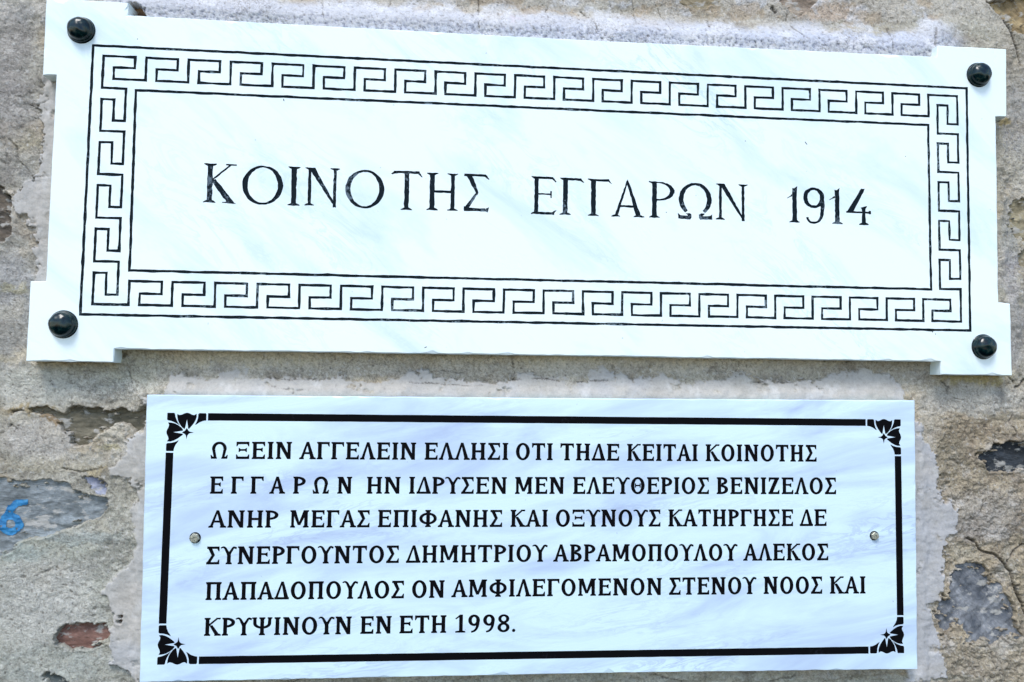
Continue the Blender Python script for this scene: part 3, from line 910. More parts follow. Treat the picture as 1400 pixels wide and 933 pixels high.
# stones showing through the mortar: outline (photo px), colours, how far the face stands back from the plaster (m), name
STONES = [
    dict(n='stone', label='dark brown stone at the left edge', poly=[(-60, 240), (-5, 248), (6, 254), (14, 268), (13, 284), (18, 300), (15, 322), (2, 330), (-60, 336)], c=((.055, .045, .035), (.16, .125, .09)), dep=.004, rot=.35),
    dict(n='stone', label='long dark olive-brown ledge stone', poly=[(22, 562), (40, 557), (62, 556), (74, 560), (86, 566), (92, 558), (122, 557), (150, 562), (170, 556), (184, 563), (203, 552), (215, 560), (206, 574), (196, 586), (186, 591), (176, 581), (160, 580), (136, 594), (120, 608), (104, 612), (92, 606), (93, 598), (82, 581), (70, 570), (44, 565)], c=((.075, .068, .045), (.20, .175, .12)), dep=.0045, rot=0),
    dict(n='stone', label='flat blue-grey slate stone bearing a painted 6', poly=[(-70, 648), (0, 653), (30, 660), (62, 656), (90, 661), (98, 668), (118, 676), (146, 680), (149, 694), (138, 706), (112, 716), (92, 722), (66, 734), (36, 738), (20, 752), (-10, 764), (-70, 770)], c=((.13, .145, .145), (.31, .34, .35)), dep=.0025, rot=.1),
    dict(n='stone', label='small blue-violet stone chip', poly=[(112, 653), (128, 650), (140, 656), (150, 664), (142, 676), (130, 676), (120, 664)], c=((.25, .26, .34), (.38, .39, .46)), dep=.002, rot=.5),
    dict(n='brick', label='red-brown brick', poly=[(75, 866), (80, 860), (90, 853), (99, 855), (106, 849), (114, 854), (130, 852), (146, 852), (150, 861), (152, 870), (143.5, 874), (142, 882), (130, 885), (121, 889), (96, 888), (87, 883), (76, 880)], c=((.11, .05, .035), (.24, .13, .10)), dep=.0030, rot=0),
    dict(n='stone', label='tiny brown chip in the plaster', poly=[(160, 851), (164, 843), (170, 841), (169, 849), (163, 854)], c=((.12, .07, .05), (.24, .15, .10)), dep=.0015, rot=0),
    dict(n='stone', label='dark green-grey stone at the bottom left', poly=[(57, 924), (68, 919), (86, 926), (97, 933), (108, 950), (70, 952)], c=((.05, .06, .055), (.14, .16, .15)), dep=.003, rot=.3),
    dict(n='stone', label='charcoal black stone at the right edge', poly=[(1331, 621), (1341, 616), (1351, 616), (1356, 605), (1368, 609), (1380, 603), (1400, 604), (1450, 600), (1455, 650), (1400, 641), (1383, 647), (1366, 645), (1351, 643), (1345, 635), (1336, 629)], c=((.007, .009, .011), (.035, .042, .05)), dep=.0030, rot=.2, fl=2.0),
    dict(n='stone', label='large slate-grey stone at the lower right', poly=[(1274, 839), (1284, 832), (1286, 812), (1295, 818), (1300, 802), (1303, 789), (1306, 774), (1322, 770), (1346, 771), (1352, 793), (1368, 800), (1381, 817), (1386, 836), (1390, 854), (1401, 869), (1389, 878), (1372, 870), (1359, 882), (1341, 880), (1318, 881), (1321, 866), (1311, 855), (1297, 862), (1286, 869), (1283, 850)], c=((.07, .078, .09), (.27, .275, .285)), dep=.0022, rot=.8, fl=.5, st=1.6),
    dict(n='stone', label='ochre stone at the top right corner', poly=[(1352, 4), (1372, -2), (1400, -12), (1450, 5), (1445, 60), (1402, 52), (1386, 42), (1374, 26), (1360, 16)], c=((.17, .115, .05), (.42, .31, .16)), dep=.004, rot=.6),
    dict(n='stone', label='ochre lichen-covered stone beside the upper plaque', poly=[(1379, 292), (1388, 276), (1402, 270), (1450, 276), (1450, 336), (1402, 332), (1386, 322), (1378, 308)], c=((.20, .16, .09), (.36, .31, .20)), dep=.002, rot=.4),
    dict(n='stone', label='small ochre stone below the lichen-covered one', poly=[(1388, 350), (1402, 341), (1440, 344), (1440, 374), (1402, 372), (1391, 364)], c=((.22, .18, .11), (.36, .31, .21)), dep=.002, rot=.4),
    dict(n='stone', label='small rust-coloured stone against the upper plaque top edge', poly=[(176, 14), (184, 10), (194, 12), (204, 20), (206, 30), (178, 30)], c=((.13, .07, .035), (.42, .28, .15)), dep=.001, rot=.4),
    dict(n='stone', label='brown rubble stone at the top edge', poly=[(1070, -30), (1096, -22), (1118, 2), (1108, 14), (1092, 20), (1080, 14), (1068, 2)], c=((.19, .14, .10), (.42, .34, .26)), dep=.0015, rot=.2),
    dict(n='stone', label='ochre rubble stone at the top edge', poly=[(925, -26), (990, -24), (986, 2), (966, 8), (948, 8), (934, 0)], c=((.18, .135, .07), (.40, .33, .22)), dep=.0025, rot=.2),
]
# smooth skim coat (lavender grey) outlines
SKIM = [
    [(1235, 560), (1258, 572), (1263, 596), (1279, 620), (1285, 650), (1284, 669), (1304, 689), (1312, 702), (1311, 730), (1294, 738), (1295.5, 754), (1291, 774), (1293.5, 802), (1285, 817), (1274, 839), (1282, 860), (1285, 882), (1298, 915), (1290, 928), (1268, 932), (1262, 990), (1230, 990)],
    [(230, 590), (206, 588), (186, 593), (165, 603), (171, 609), (167, 624), (154, 636), (144, 638), (148, 654), (171.5, 658.5), (190, 672.5), (186.5, 682), (182, 689), (178, 699), (184, 730), (183, 752), (170, 773), (150, 791), (139, 810), (152, 841), (150, 872), (148, 882), (150, 908), (189, 928), (200, 990), (240, 990)],
    [(196, 600), (196, 548), (176, 546), (226, 534), (232, 514), (246, 506), (262, 512), (292, 518), (300, 506), (338, 500), (352, 512), (420, 516), (470, 508), (480, 520), (524, 518), (548, 512), (584, 500), (592, 514), (620, 516), (690, 520), (706, 508), (742, 512), (800, 520), (806, 504), (822, 500), (870, 516), (906, 508), (936, 520), (986, 516), (1008, 504), (1060, 520), (1120, 516), (1140, 504), (1180, 502), (1216, 508), (1234, 524), (1236, 548), (1262, 600), (900, 600)],
    [(14, 252), (22, 262), (30, 250), (50, 236), (58, 190), (50, 140), (62, 90), (60, 20), (90, 10), (90, 400), (50, 400), (44, 330), (30, 300), (18, 290)],
]
# colour patches: cx, cy, rx, ry, colour, strength; bluish ones above the upper plaque paint in sky light
PAT = [
    (700, 10, 1000, 26, (.46, .42, .36), .7), (1250, 10, 260, 30, (.50, .45, .37), .7), (1180, 40, 60, 14, (.40, .36, .27), .6), (1290, 35, 70, 16, (.42, .39, .31), .6),
    (1390, 90, 30, 70, (.36, .31, .24), .5), (1388, 160, 22, 60, (.34, .33, .32), .5), (700, 55, 560, 16, (.46, .49, .57), .6), (1160, 62, 160, 16, (.44, .48, .58), .6),
    (1130, 14, 60, 18, (.52, .40, .30), .8), (970, 12, 34, 14, (.34, .28, .19), .7), (1080, 30, 30, 18, (.34, .32, .28), .4), (850, 8, 60, 12, (.30, .28, .22), .4),
    (10, 60, 40, 50, (.33, .30, .27), .6), (30, 190, 34, 14, (.40, .35, .24), .7), (32, 20, 16, 18, (.25, .25, .24), .5), (10, 150, 40, 60, (.34, .31, .29), .5),
    (36, 250, 14, 24, (.28, .28, .26), .5), (14, 380, 34, 40, (.28, .28, .29), .5), (20, 395, 26, 8, (.38, .34, .20), .6), (46, 420, 14, 60, (.30, .31, .31), .5), (24, 480, 50, 40, (.33, .32, .30), .4),
    (100, 520, 120, 26, (.46, .45, .37), .7), (60, 600, 70, 30, (.40, .37, .34), .5), (150, 590, 30, 12, (.50, .46, .37), .6), (70, 590, 22, 10, (.47, .42, .34), .7),
    (80, 640, 80, 10, (.40, .35, .25), .6), (150, 612, 20, 6, (.42, .37, .22), .7), (130, 645, 20, 6, (.42, .34, .20), .7), (40, 560, 40, 6, (.32, .24, .12), .8), (70, 572, 16, 8, (.26, .17, .08), .8),
    (60, 750, 90, 24, (.42, .42, .34), .6), (30, 755, 40, 10, (.34, .40, .37), .5), (110, 735, 60, 10, (.34, .38, .36), .5), (170, 660, 20, 30, (.40, .37, .29), .5),
    (130, 810, 22, 26, (.33, .33, .25), .7), (60, 820, 100, 70, (.52, .50, .45), .5), (90, 530, 120, 26, (.54, .52, .45), .6), (1330, 545, 90, 24, (.52, .49, .43), .6), (60, 910, 90, 30, (.38, .40, .36), .5), (180, 905, 40, 22, (.36, .38, .36), .6),
    (500, 490, 700, 14, (.52, .45, .32), .85), (180, 500, 60, 30, (.47, .45, .35), .6), (700, 504, 520, 14, (.50, .45, .37), .6), (838, 503, 6, 8, (.22, .19, .14), .8), (974, 508, 8, 10, (.24, .20, .15), .8), (884, 506, 14, 4, (.28, .24, .17), .7),
    (700, 480, 6, 16, (.25, .19, .12), .6), (1330, 516, 60, 7, (.46, .40, .20), .7), (1250, 505, 60, 20, (.38, .34, .28), .6), (1340, 545, 80, 22, (.44, .41, .35), .6),
    (1330, 590, 50, 22, (.34, .27, .18), .75), (1300, 630, 26, 50, (.30, .25, .17), .7), (1330, 670, 40, 14, (.42, .35, .25), .6), (1350, 690, 60, 24, (.36, .34, .31), .5), (1340, 720, 60, 24, (.33, .31, .29), .5),
    (1310, 755, 26, 14, (.42, .37, .27), .6), (1395, 800, 14, 40, (.36, .30, .20), .6), (1340, 915, 80, 30, (.38, .33, .25), .6), (1380, 770, 12, 30, (.42, .38, .30), .5), (1370, 880, 60, 14, (.40, .37, .31), .5),
    (1380, 320, 14, 60, (.34, .34, .31), .5), (1386, 450, 20, 60, (.36, .35, .36), .4), (1378, 380, 16, 40, (.36, .34, .36), .4), (704, 30, 8, 6, (.50, .30, .22), .7), (900, 930, 500, 12, (.40, .40, .32), .6),
    (1370, 165, 10, 8, (.40, .30, .12), .8), (72, 108, 6, 8, (.20, .15, .08), .8), (172, 486, 9, 6, (.12, .09, .05), .9), (1370, 540, 10, 14, (.22, .20, .17), .6),
]
CRACKS = [
    ([(203, 555), (206, 558), (205, 563)], 3.4, 8), ([(16, 563), (26, 562)], 1.8, 5), ([(154, 483), (160, 484)], 2.5, 6), ([(1357, 162), (1364, 166)], 2.0, 5),  # points, half width px, depth
    ([(1322, 736), (1333, 741), (1338, 750), (1344, 755), (1352, 757), (1359, 758), (1366, 765), (1375, 772), (1383, 783), (1386, 795), (1389, 805), (1393, 817), (1400, 834), (1410, 850)], 1.7, 6),
    ([(1376, 772), (1381, 764), (1389, 754), (1402, 744)], 1.3, 4), ([(1386, 802), (1392, 802), (1396, 799)], 1.5, 5),
    ([(1390, 806), (1394, 818), (1400, 832)], 2.6, 6),
    ([(1293, 528), (1294, 536), (1296.5, 543), (1291, 550), (1285, 558)], .9, 2.5), ([(1296.5, 543), (1308, 545), (1315, 548)], .7, 2),
    ([(1351, 884), (1355, 892), (1357, 904), (1362, 915)], .9, 3), ([(1318, 881), (1345, 884), (1370, 880), (1392, 877)], .8, 3),
    ([(1376, 515), (1384, 521), (1392, 531)], 1.1, 3), ([(1389, 530), (1395, 527), (1402, 520)], 2.0, 5),
    ([(1341, 700), (1344, 690), (1346, 681)], .9, 3), ([(1392, 672), (1396, 690), (1399, 705)], .9, 3),
    ([(1382, 600), (1390, 592), (1381, 578), (1385, 566)], 1.0, 3),
    ([(35, 139), (48, 148), (60, 142), (76, 133)], .9, 3), ([(22, 199), (24, 218), (38, 232), (46, 244)], .8, 2.5), ([(-5, 188), (12, 190), (22, 200)], .9, 3),
    ([(50, 243), (66, 243)], .6, 2), ([(8, 206), (9, 216)], .8, 2),
    ([(345, -10), (344, 12), (345, 28)], .7, 2), ([(440, -5), (442, 20), (446, 34)], .6, 2), ([(535, -8), (530, 14), (529, 32)], .7, 2), ([(654, -10), (654, 20), (654, 46)], .9, 3),
    ([(730, 26), (728, 50)], .6, 2), ([(795, 14), (806, 28), (812, 36), (815, 47)], .9, 3), ([(866, -5), (868, 36)], .6, 2), ([(900, 12), (908, 30), (914, 46)], .7, 2),
    ([(968, 28), (969, 44), (972, 64)], 1.0, 3), ([(1077, 30), (1084, 42), (1093, 54), (1096, 70)], .9, 2.5), ([(1213, 36), (1215, 54), (1214, 76)], 1.0, 3), ([(1275, 42), (1271, 62), (1273, 78)], 1.1, 3),
    ([(750, 6), (745, 20), (752, 28)], .7, 2), ([(1074, -5), (1078, 12), (1075, 28)], 1.2, 3), ([(1056, 10), (1062, 16), (1058, 8)], 1.8, 4),
    ([(164, 482), (172, 498), (180, 524)], .9, 3), ([(300, 484), (299, 500)], .6, 2), ([(700, 484), (702, 500), (704, 510)], 1.0, 2.5), ([(1008, 490), (1010, 500), (1006, 508)], .8, 2.5), ([(1143, 494), (1150, 500), (1160, 494)], .9, 3),
    ([(1285, 520), (1296, 530), (1294, 542)], .8, 2.5), ([(700, 519), (740, 518), (790, 523), (830, 520)], .8, 2.5), ([(1020, 524), (1060, 522), (1080, 524)], .8, 2.5), ([(350, 516), (400, 520), (470, 517)], .6, 2),
    ([(560, 523), (610, 526), (660, 528)], .7, 2), ([(600, 506), (625, 510), (650, 508)], .8, 2), ([(372, 528), (392, 532), (404, 530)], .8, 2), ([(403, 538), (404, 534), (420, 532)], 1.2, 3),
    ([(810, 914), (860, 914), (930, 928)], .8, 2.5), ([(1050, 932), (1066, 926), (1082, 924), (1084, 918)], 1.2, 3), ([(1098, 918), (1110, 920)], .8, 2),
    ([(0, 790), (24, 788), (50, 787), (70, 778), (92, 764)], .8, 2.5), ([(18, 790), (38, 789)], 1.0, 3), ([(1350, 2), (1362, 12), (1374, 28), (1384, 46), (1392, 70), (1398, 90)], 1.4, 4),
    ([(-5, 596), (8, 590), (14, 580), (24, 588)], .9, 3), ([(75, 630), (84, 640), (110, 646), (140, 640)], 1.2, 3), ([(140, 560), (150, 566)], .8, 2),
]
# ------- grid in the wall plane, even steps across the view and growing steps beyond
def axis(lo, hi, a, b, st):
    core = list(np.arange(a, b, st)) + [b]
    pre = []; x = a; s = st
    while x > lo:
        s *= 1.22; x -= s; pre.append(max(x, lo))
    post = []; x = b; s = st
    while x < hi:
        s *= 1.22; x += s; post.append(min(x, hi))
    return np.array(pre[::-1] + core + post)
cu0, cv0 = px2uv(-40, -40, WW); cu1, cv1 = px2uv(1440, 973, WW)
cu0 = min(cu0, px2uv(-40, 973, WW)[0]) - .01; cv0 = min(cv0, px2uv(1440, -40, WW)[1]) - .01
cu1 = max(cu1, px2uv(1440, -40, WW)[0]) + .01; cv1 = max(cv1, px2uv(-40, 973, WW)[1]) + .01
STEP = 0.00098
ua = axis(-1.6, 2.4, cu0, cu1, STEP)
va = axis(-0.9, Z0, cv0, cv1, STEP)
U, Vv = np.meshgrid(ua, va)
def tpx(U, Vv, w=WW):
    q = np.stack([U - CU, Vv - CV, np.full_like(U, w - CD)], -1) @ RC.T
    return 700 + F_PX * q[..., 0] / q[..., 2], 466.5 + F_PX * q[..., 1] / q[..., 2]
PX, PY = tpx(U, Vv)
PX = np.clip(PX, -400, 1800); PY = np.clip(PY, -400, 1350)
# domain-warped pixel coordinates give the ragged edges
wx = fbm(U * 60, Vv * 60, 1, 4) * 7 + fbm(U * 260, Vv * 260, 2, 3) * 3.2
wy = fbm(U * 60, Vv * 60, 12, 4) * 6 + fbm(U * 260, Vv * 260, 13, 3) * 3.2
X1, Y1 = PX + wx * .75, PY + wy * .75
skim = np.zeros_like(U); sk_d = np.full(U.shape, 1e9)
sx = fbm(U * 110, Vv * 90, 17, 6, .68) * 13; sy = fbm(U * 90, Vv * 120, 18, 6, .68) * 11
for pl in SKIM: sk_d = np.minimum(sk_d, dist_poly(PX + sx, PY + sy, pl))
skim = sstep(1.0, -1.4, sk_d + 3)
skim *= 1 - sstep(.20, .26, fbm(U * 44, Vv * 60, 19, 5, .62)) * sstep(-26, -2, sk_d) * .9
# rough mortar relief
grit = sstep(-.25, .35, fbm(U * 7, Vv * 8, 33, 3))          # where the mortar is rough rather than trowelled
right = sstep(1240, 1300, PX) * sstep(500, 600, PY)
grit = np.maximum(grit * .75 + .1, right)
rough = fbm(U * 9, Vv * 12, 30, 3) * .0045 + fbm(U * 28, Vv * 34, 3, 5) * (.0016 + .0034 * grit) + fbm(U * 95, Vv * 125, 4, 4, .55) * (.0004 + .0016 * grit)
ridge = 1 - np.abs(fbm(U * 150, Vv * 170, 5, 3)) * 2.4
wormy = fbm(U * 190, Vv * 210, 21, 3, .6)
worm2 = np.abs(fbm(U * 230, Vv * 250, 23, 3, .6))
furrow = sstep(.10, .0, worm2)
rough = rough + grit * (np.clip(ridge, -1, 1) * .0004 + wormy * .0009 - furrow * .0008 * (.4 + .6 * right))
smoothr = fbm(U * 12, Vv * 14, 6, 3) * .0022 + fbm(U * 40 + Vv * 20, Vv * 130, 7, 4, .6) * .0006 + fbm(U * 60, Vv * 60, 27, 3) * .0005 + fbm(U * 380, Vv * 380, 15, 2) * .00006
h = rough * (1 - skim) + (smoothr + .0026) * skim
# fillets: plaster squeezed up around the plaques' edges
up_poly = U_OUT; lo_poly = L_OUT
d_up = dist_poly(PX, PY, up_poly); d_lo = dist_poly(PX, PY, lo_poly)
above = sstep(110, 60, PY - (PX * .045)) * sstep(120, 178, PX) * sstep(1330, 1275, PX)
h = h * (1 - .35 * above) + above * (.0140 * sstep(44, 4, d_up) - .003) 
band_mask = sstep(470, 500, PY) * sstep(560, 530, PY) * sstep(170, 240, PX) * sstep(1260, 1220, PX)
h += band_mask * .0050 * sstep(26, 0, d_lo)
h += .0040 * sstep(16, 2, np.minimum(d_up, d_lo) + fbm(U * 70, Vv * 70, 40, 2) * 8) * (1 - above) * .6
h += sstep(905, 925, PY) * sstep(1000, 960, PY) * sstep(180, 230, PX) * sstep(1280, 1250, PX) * (.003 + .004 * fbm(U * 30, Vv * 90, 41, 3))
# pits
pit = fbm(U * 300, Vv * 300, 8, 2)
pitm = sstep(.46, .62, pit)
pit2 = sstep(.40, .60, fbm(U * 520, Vv * 520, 9, 1))
speck = above * sstep(20 + fbm(U * 25, Vv * 25, 32, 3) * 22, 1, d_up) * sstep(-.05, .3, fbm(U * 210, Vv * 240, 31, 3, .65)) + above * pit2 * .08
rgt = sstep(1368, 1376, PX) * sstep(150, 180, PY) * sstep(420, 380, PY)
speck = np.clip(speck + rgt * pit2 * .8, 0, 1)
above_s = above
h -= pitm * .0009 * (1 - .75 * skim) + speck * .0008
# cracks
crk = np.zeros_like(U)
cx_ = PX + wx * .22 + fbm(U * 500, Vv * 500, 50, 2) * 1.6; cy_ = PY + wy * .22 + fbm(U * 500, Vv * 500, 51, 2) * 1.6
for pts, hw, dp in CRACKS:
    xs = [p[0] for p in pts]; ys = [p[1] for p in pts]
    sel = (PX > min(xs) - 14) & (PX < max(xs) + 14) & (PY > min(ys) - 14) & (PY < max(ys) + 14)
    if not sel.any(): continue
    d = dist_line(cx_[sel], cy_[sel], pts)
    k = sstep(hw * 1.1 + .3, hw * .2, d)
    if dp < 3.5: k = k * sstep(-.28, .12, fbm(U[sel] * 75, Vv[sel] * 75, 53, 3)) * .8
    h[sel] -= k * dp * .0007
    crk[sel] = np.maximum(crk[sel], k)
# fine map cracking over the rough right side
vein = np.abs(fbm(U * 55, Vv * 60, 60, 3, .6))
mapc = sstep(.020, .0, vein) * right * (1 - skim)
h -= mapc * .0012
# stones: sink the mortar inside each outline
st_in = np.zeros_like(U)
for S_ in STONES:
    xs = [p[0] for p in S_['poly']]; ys = [p[1] for p in S_['poly']]
    sel = (PX > min(xs) - 30) & (PX < max(xs) + 30) & (PY > min(ys) - 30) & (PY < max(ys) + 30)
    d = dist_poly(X1[sel], Y1[sel], S_['poly'])
    fleck = fbm(U[sel] * 95, Vv[sel] * 170, 70, 4, .6) * 9
    k = sstep(1.2, -2.0, d + .5 + np.maximum(fleck - S_.get('fl', 1.8), 0) * 5.0)
    lip = sstep(7, 0, np.abs(d)) * .0008
    h[sel] = h[sel] * (1 - k) + lip * (1 - k) - k * .012
    st_in[sel] = np.maximum(st_in[sel], k)
# ---------------- colour
base = np.empty(U.shape + (3,))
rc = np.array([.41, .37, .29])
base[:] = rc
def blend(col, k):
    base[:] = base * (1 - k[..., None]) + np.array(col) * k[..., None]
blend((.56, .51, .42), sstep(-.05, .4, fbm(U * 13, Vv * 16, 81, 5, .6)) * .85)
blend((.21, .18, .14), sstep(.02, .40, fbm(U * 17, Vv * 24, 82, 5, .6)) * .7)
blend((.47, .37, .235), sstep(.06, .42, fbm(U * 11, Vv * 19, 92, 4, .6)) * .6)
blend((.38, .41, .365), sstep(600, 760, PY) * sstep(240, 180, PX) * .4)
blend((.33, .335, .345), sstep(100, 40, PX) * sstep(560, 480, PY) * .22)
blend((.41, .33, .22), right * .8)
blend((.24, .195, .14), right * sstep(.0, .45, fbm(U * 34, Vv * 30, 87, 4)) * .8)
blend((.55, .50, .43), right * sstep(.05, .45, fbm(U * 40, Vv * 42, 88, 4)) * .75)
for (cx, cy, rx_, ry_, c, s_) in PAT:
    q = np.hypot((X1 - cx + wx * 1.3) / rx_, (Y1 - cy + wy * 1.3) / ry_)
    blend(c, sstep(1.15, .55, q) * s_)
sk_c = np.array([.42, .398, .37])
blend(sk_c, skim * .80)
blend((.42, .415, .42), skim * sstep(1200, 1260, PX) * .65)
blend((.34, .315, .27), skim * sstep(.0, .4, fbm(U * 26, Vv * 34, 96, 5, .65)) * .5)
blend((.40, .40, .41), skim * sstep(.1, .5, fbm(U * 20, Vv * 14, 83, 3)) * .4)
blend((.44, .40, .35), skim * sstep(.15, .5, fbm(U * 9, Vv * 18, 84, 3)) * .5)
blend((.55, .53, .50), skim * sstep(.2, .5, fbm(U * 60, Vv * 40, 89, 3)) * .5)
tb = above * sstep(-9, 9, 32 - d_up + wy * 1.4 + fbm(U * 14, Vv * 14, 99, 3) * 22)
blend((.53, .545, .60), tb * .68)  # bluish sky light on the sloping fillet, put into the plaster colour
blend((.62, .61, .61), above * sstep(.0, .25, fbm(U * 24, Vv * 34, 97, 5, .65)) * .7)
blend((.40, .31, .21), above * sstep(18, 40, d_up) * sstep(.05, .3, fbm(U * 22, Vv * 30, 98, 5, .65)) * .7)
blend((.27, .28, .36), speck * .5)
blend((.12, .13, .17), speck * sstep(-.1, .3, fbm(U * 420, Vv * 420, 90, 2)) * .8)
fleckn = fbm(U * 240, Vv * 260, 85, 3)
blend((.54, .52, .48), sstep(.22, .5, fleckn) * (1 - skim) * .55)
blend((.20, .175, .145), sstep(.26, .5, -fleckn) * (1 - skim * .85) * .55)
blend((.11, .095, .08), pitm * (1 - .6 * skim) * .6)
blend((.13, .11, .09), mapc * .5)
blend((.15, .125, .10), furrow * grit * (1 - skim) * sstep(-.3, .3, fbm(U * 60, Vv * 60, 95, 2)) * .75)
blend((.07, .06, .05), crk * .8)
blend((.20, .17, .12), st_in * .8)
# remove what is buried behind the two plaques
nr, nc = U.shape
inner_hole = (dist_poly(PX, PY, up_poly) < -34) | (dist_poly(PX, PY, lo_poly) < -30)
W_ = WW - h
hole_f = inner_hole[:-1, :-1] & inner_hole[1:, :-1] & inner_hole[:-1, 1:] & inner_hole[1:, 1:]
idx = np.arange(nr * nc).reshape(nr, nc)
q = np.stack([idx[:-1, :-1], idx[1:, :-1], idx[1:, 1:], idx[:-1, 1:]], -1)[~hole_f]
used = np.zeros(nr * nc, bool); used[q.ravel()] = True
remap = -np.ones(nr * nc, np.int64); remap[used] = np.arange(used.sum())
VV = np.stack([U.ravel(), W_.ravel(), Z0 - Vv.ravel()], -1)[used]
q = remap[q]
# thickness: skirt round the rim and a back sheet, so the wall is a body
TH = 0.55
rim = list(idx[0, :]) + list(idx[1:, -1]) + list(idx[-1, -2::-1]) + list(idx[-2:0:-1, 0])
rim = remap[np.array(rim)]
nb = len(VV)
bk = VV[rim].copy(); bk[:, 1] = TH
VV = np.vstack([VV, bk])
nrim = len(rim)
sk = np.stack([rim, nb + np.arange(nrim), nb + (np.arange(nrim) + 1) % nrim, np.roll(rim, -1)], -1)
me = bpy.data.meshes.new('mortar')
quads = np.vstack([q, sk]).astype(np.int32)
back = (nb + np.arange(nrim)).astype(np.int32)
loops = np.concatenate([quads.ravel(), back[::-1]])
me.vertices.add(len(VV)); me.vertices.foreach_set('co', VV.astype(np.float32).ravel())
me.loops.add(len(loops)); me.loops.foreach_set('vertex_index', loops)
npoly = len(quads) + 1
me.polygons.add(npoly)
ls = np.concatenate([np.arange(len(quads)) * 4, [len(quads) * 4]]).astype(np.int32)
me.polygons.foreach_set('loop_start', ls)
me.update(calc_edges=True); me.validate()
me.polygons.foreach_set('use_smooth', np.array([True] * len(q) + [False] * (npoly - len(q))))
ca = me.color_attributes.new('stain_and_light', 'FLOAT_COLOR', 'POINT')
colr = np.ones((len(VV), 4), np.float32)
colr[:nb, :3] = base.reshape(-1, 3)[used]; colr[nb:, :3] = rc
ca.data.foreach_set('color', colr.ravel())
ga = me.attributes.new('grit', 'FLOAT', 'POINT')
gv_ = np.full(len(VV), .4, np.float32); gv_[:nb] = (grit * (1 - skim)).ravel()[used]
ga.data.foreach_set('value', gv_)
sa = me.attributes.new('skim', 'FLOAT', 'POINT')
sv_ = np.zeros(len(VV), np.float32); sv_[:nb] = np.maximum(skim, above * sstep(60, 20, d_up) * .9).ravel()[used]
sa.data.foreach_set('value', sv_)

m, nt, bs = new_mat('mortar_and_skim_plaster')
at = N(nt, 'ShaderNodeAttribute', attribute_name='stain_and_light')
ak = N(nt, 'ShaderNodeAttribute', attribute_name='skim')
p = geo_pos(nt)
n1 = N(nt, 'ShaderNodeTexNoise', i_Scale=480.0, i_Detail=6.0, i_Roughness=0.72)
n2 = N(nt, 'ShaderNodeTexNoise', i_Scale=120.0, i_Detail=7.0, i_Roughness=0.68, i_Distortion=0.8)
n3 = N(nt, 'ShaderNodeTexVoronoi', i_Scale=230.0); n3.feature = 'DISTANCE_TO_EDGE'
for n_ in (n1, n2, n3): nt.links.new(p, n_.inputs['Vector'])
r1 = ramp(nt, [(0.28, 0.5), (0.5, 1.0), (0.74, 1.4)])
nt.links.new(n1.outputs[0], r1.inputs[0])
r2 = ramp(nt, [(0.3, 0.70), (0.5, 1.0), (0.72, 1.22)])
nt.links.new(n2.outputs[0], r2.inputs[0])
def clampless(o, a, b, f):
    return mixc(nt, a, b, f, 'MULTIPLY')
inv = N(nt, 'ShaderNodeMapRange'); inv.inputs[3].default_value = 0.9; inv.inputs[4].default_value = 0.3
nt.links.new(ak.outputs['Fac'], inv.inputs[0])
c = mixc(nt, at.outputs['Color'], r1.outputs[0], inv.outputs[0], 'MULTIPLY')
c = mixc(nt, c, r2.outputs[0], inv.outputs[0], 'MULTIPLY')
ag = N(nt, 'ShaderNodeAttribute', attribute_name='grit')
n5 = N(nt, 'ShaderNodeTexNoise', i_Scale=330.0, i_Detail=3.0, i_Roughness=0.55, i_Distortion=1.0)
nt.links.new(p, n5.inputs['Vector'])
s5 = N(nt, 'ShaderNodeMath', operation='SUBTRACT'); s5.inputs[1].default_value = 0.5
a5 = N(nt, 'ShaderNodeMath', operation='ABSOLUTE')
nt.links.new(n5.outputs[0], s5.inputs[0]); nt.links.new(s5.outputs[0], a5.inputs[0])
r5 = ramp(nt, [(0.0, 1.0), (0.035, 0.0)])
nt.links.new(a5.outputs[0], r5.inputs[0])
m5 = N(nt, 'ShaderNodeMath', operation='MULTIPLY')
nt.links.new(r5.outputs[0], m5.inputs[0]); nt.links.new(ag.outputs['Fac'], m5.inputs[1])
m6 = N(nt, 'ShaderNodeMath', operation='MULTIPLY'); m6.inputs[1].default_value = .55
nt.links.new(m5.outputs[0], m6.inputs[0])
c = mixc(nt, c, (.12, .10, .085), m6.outputs[0])
nt.links.new(c, bs.inputs['Base Color'])
bs.inputs['Roughness'].default_value = 0.92
bs.inputs['Specular IOR Level'].default_value = 0.25
mh = N(nt, 'ShaderNodeMath', operation='MULTIPLY_ADD'); mh.inputs[1].default_value = 0.45
nt.links.new(n1.outputs[0], mh.inputs[0]); nt.links.new(n2.outputs[0], mh.inputs[2])
b_ = bump(nt, bs, mh.outputs[0], 0.8, 0.003)
nt.links.new(inv.outputs[0], b_.inputs['Strength'])
M_WALL = m
me.materials.append(M_WALL)
wall = empty('stone_wall', (0.4, 0.28, 0.0))
tag(wall, 'old rubble stone wall behind both plaques, stones half buried in cracked mortar and grey plaster', 'wall')
mo = bpy.data.objects.new('mortar', me)
COL.objects.link(mo); mo.parent = wall; mo.matrix_parent_inverse = Matrix.Translation(-wall.location)

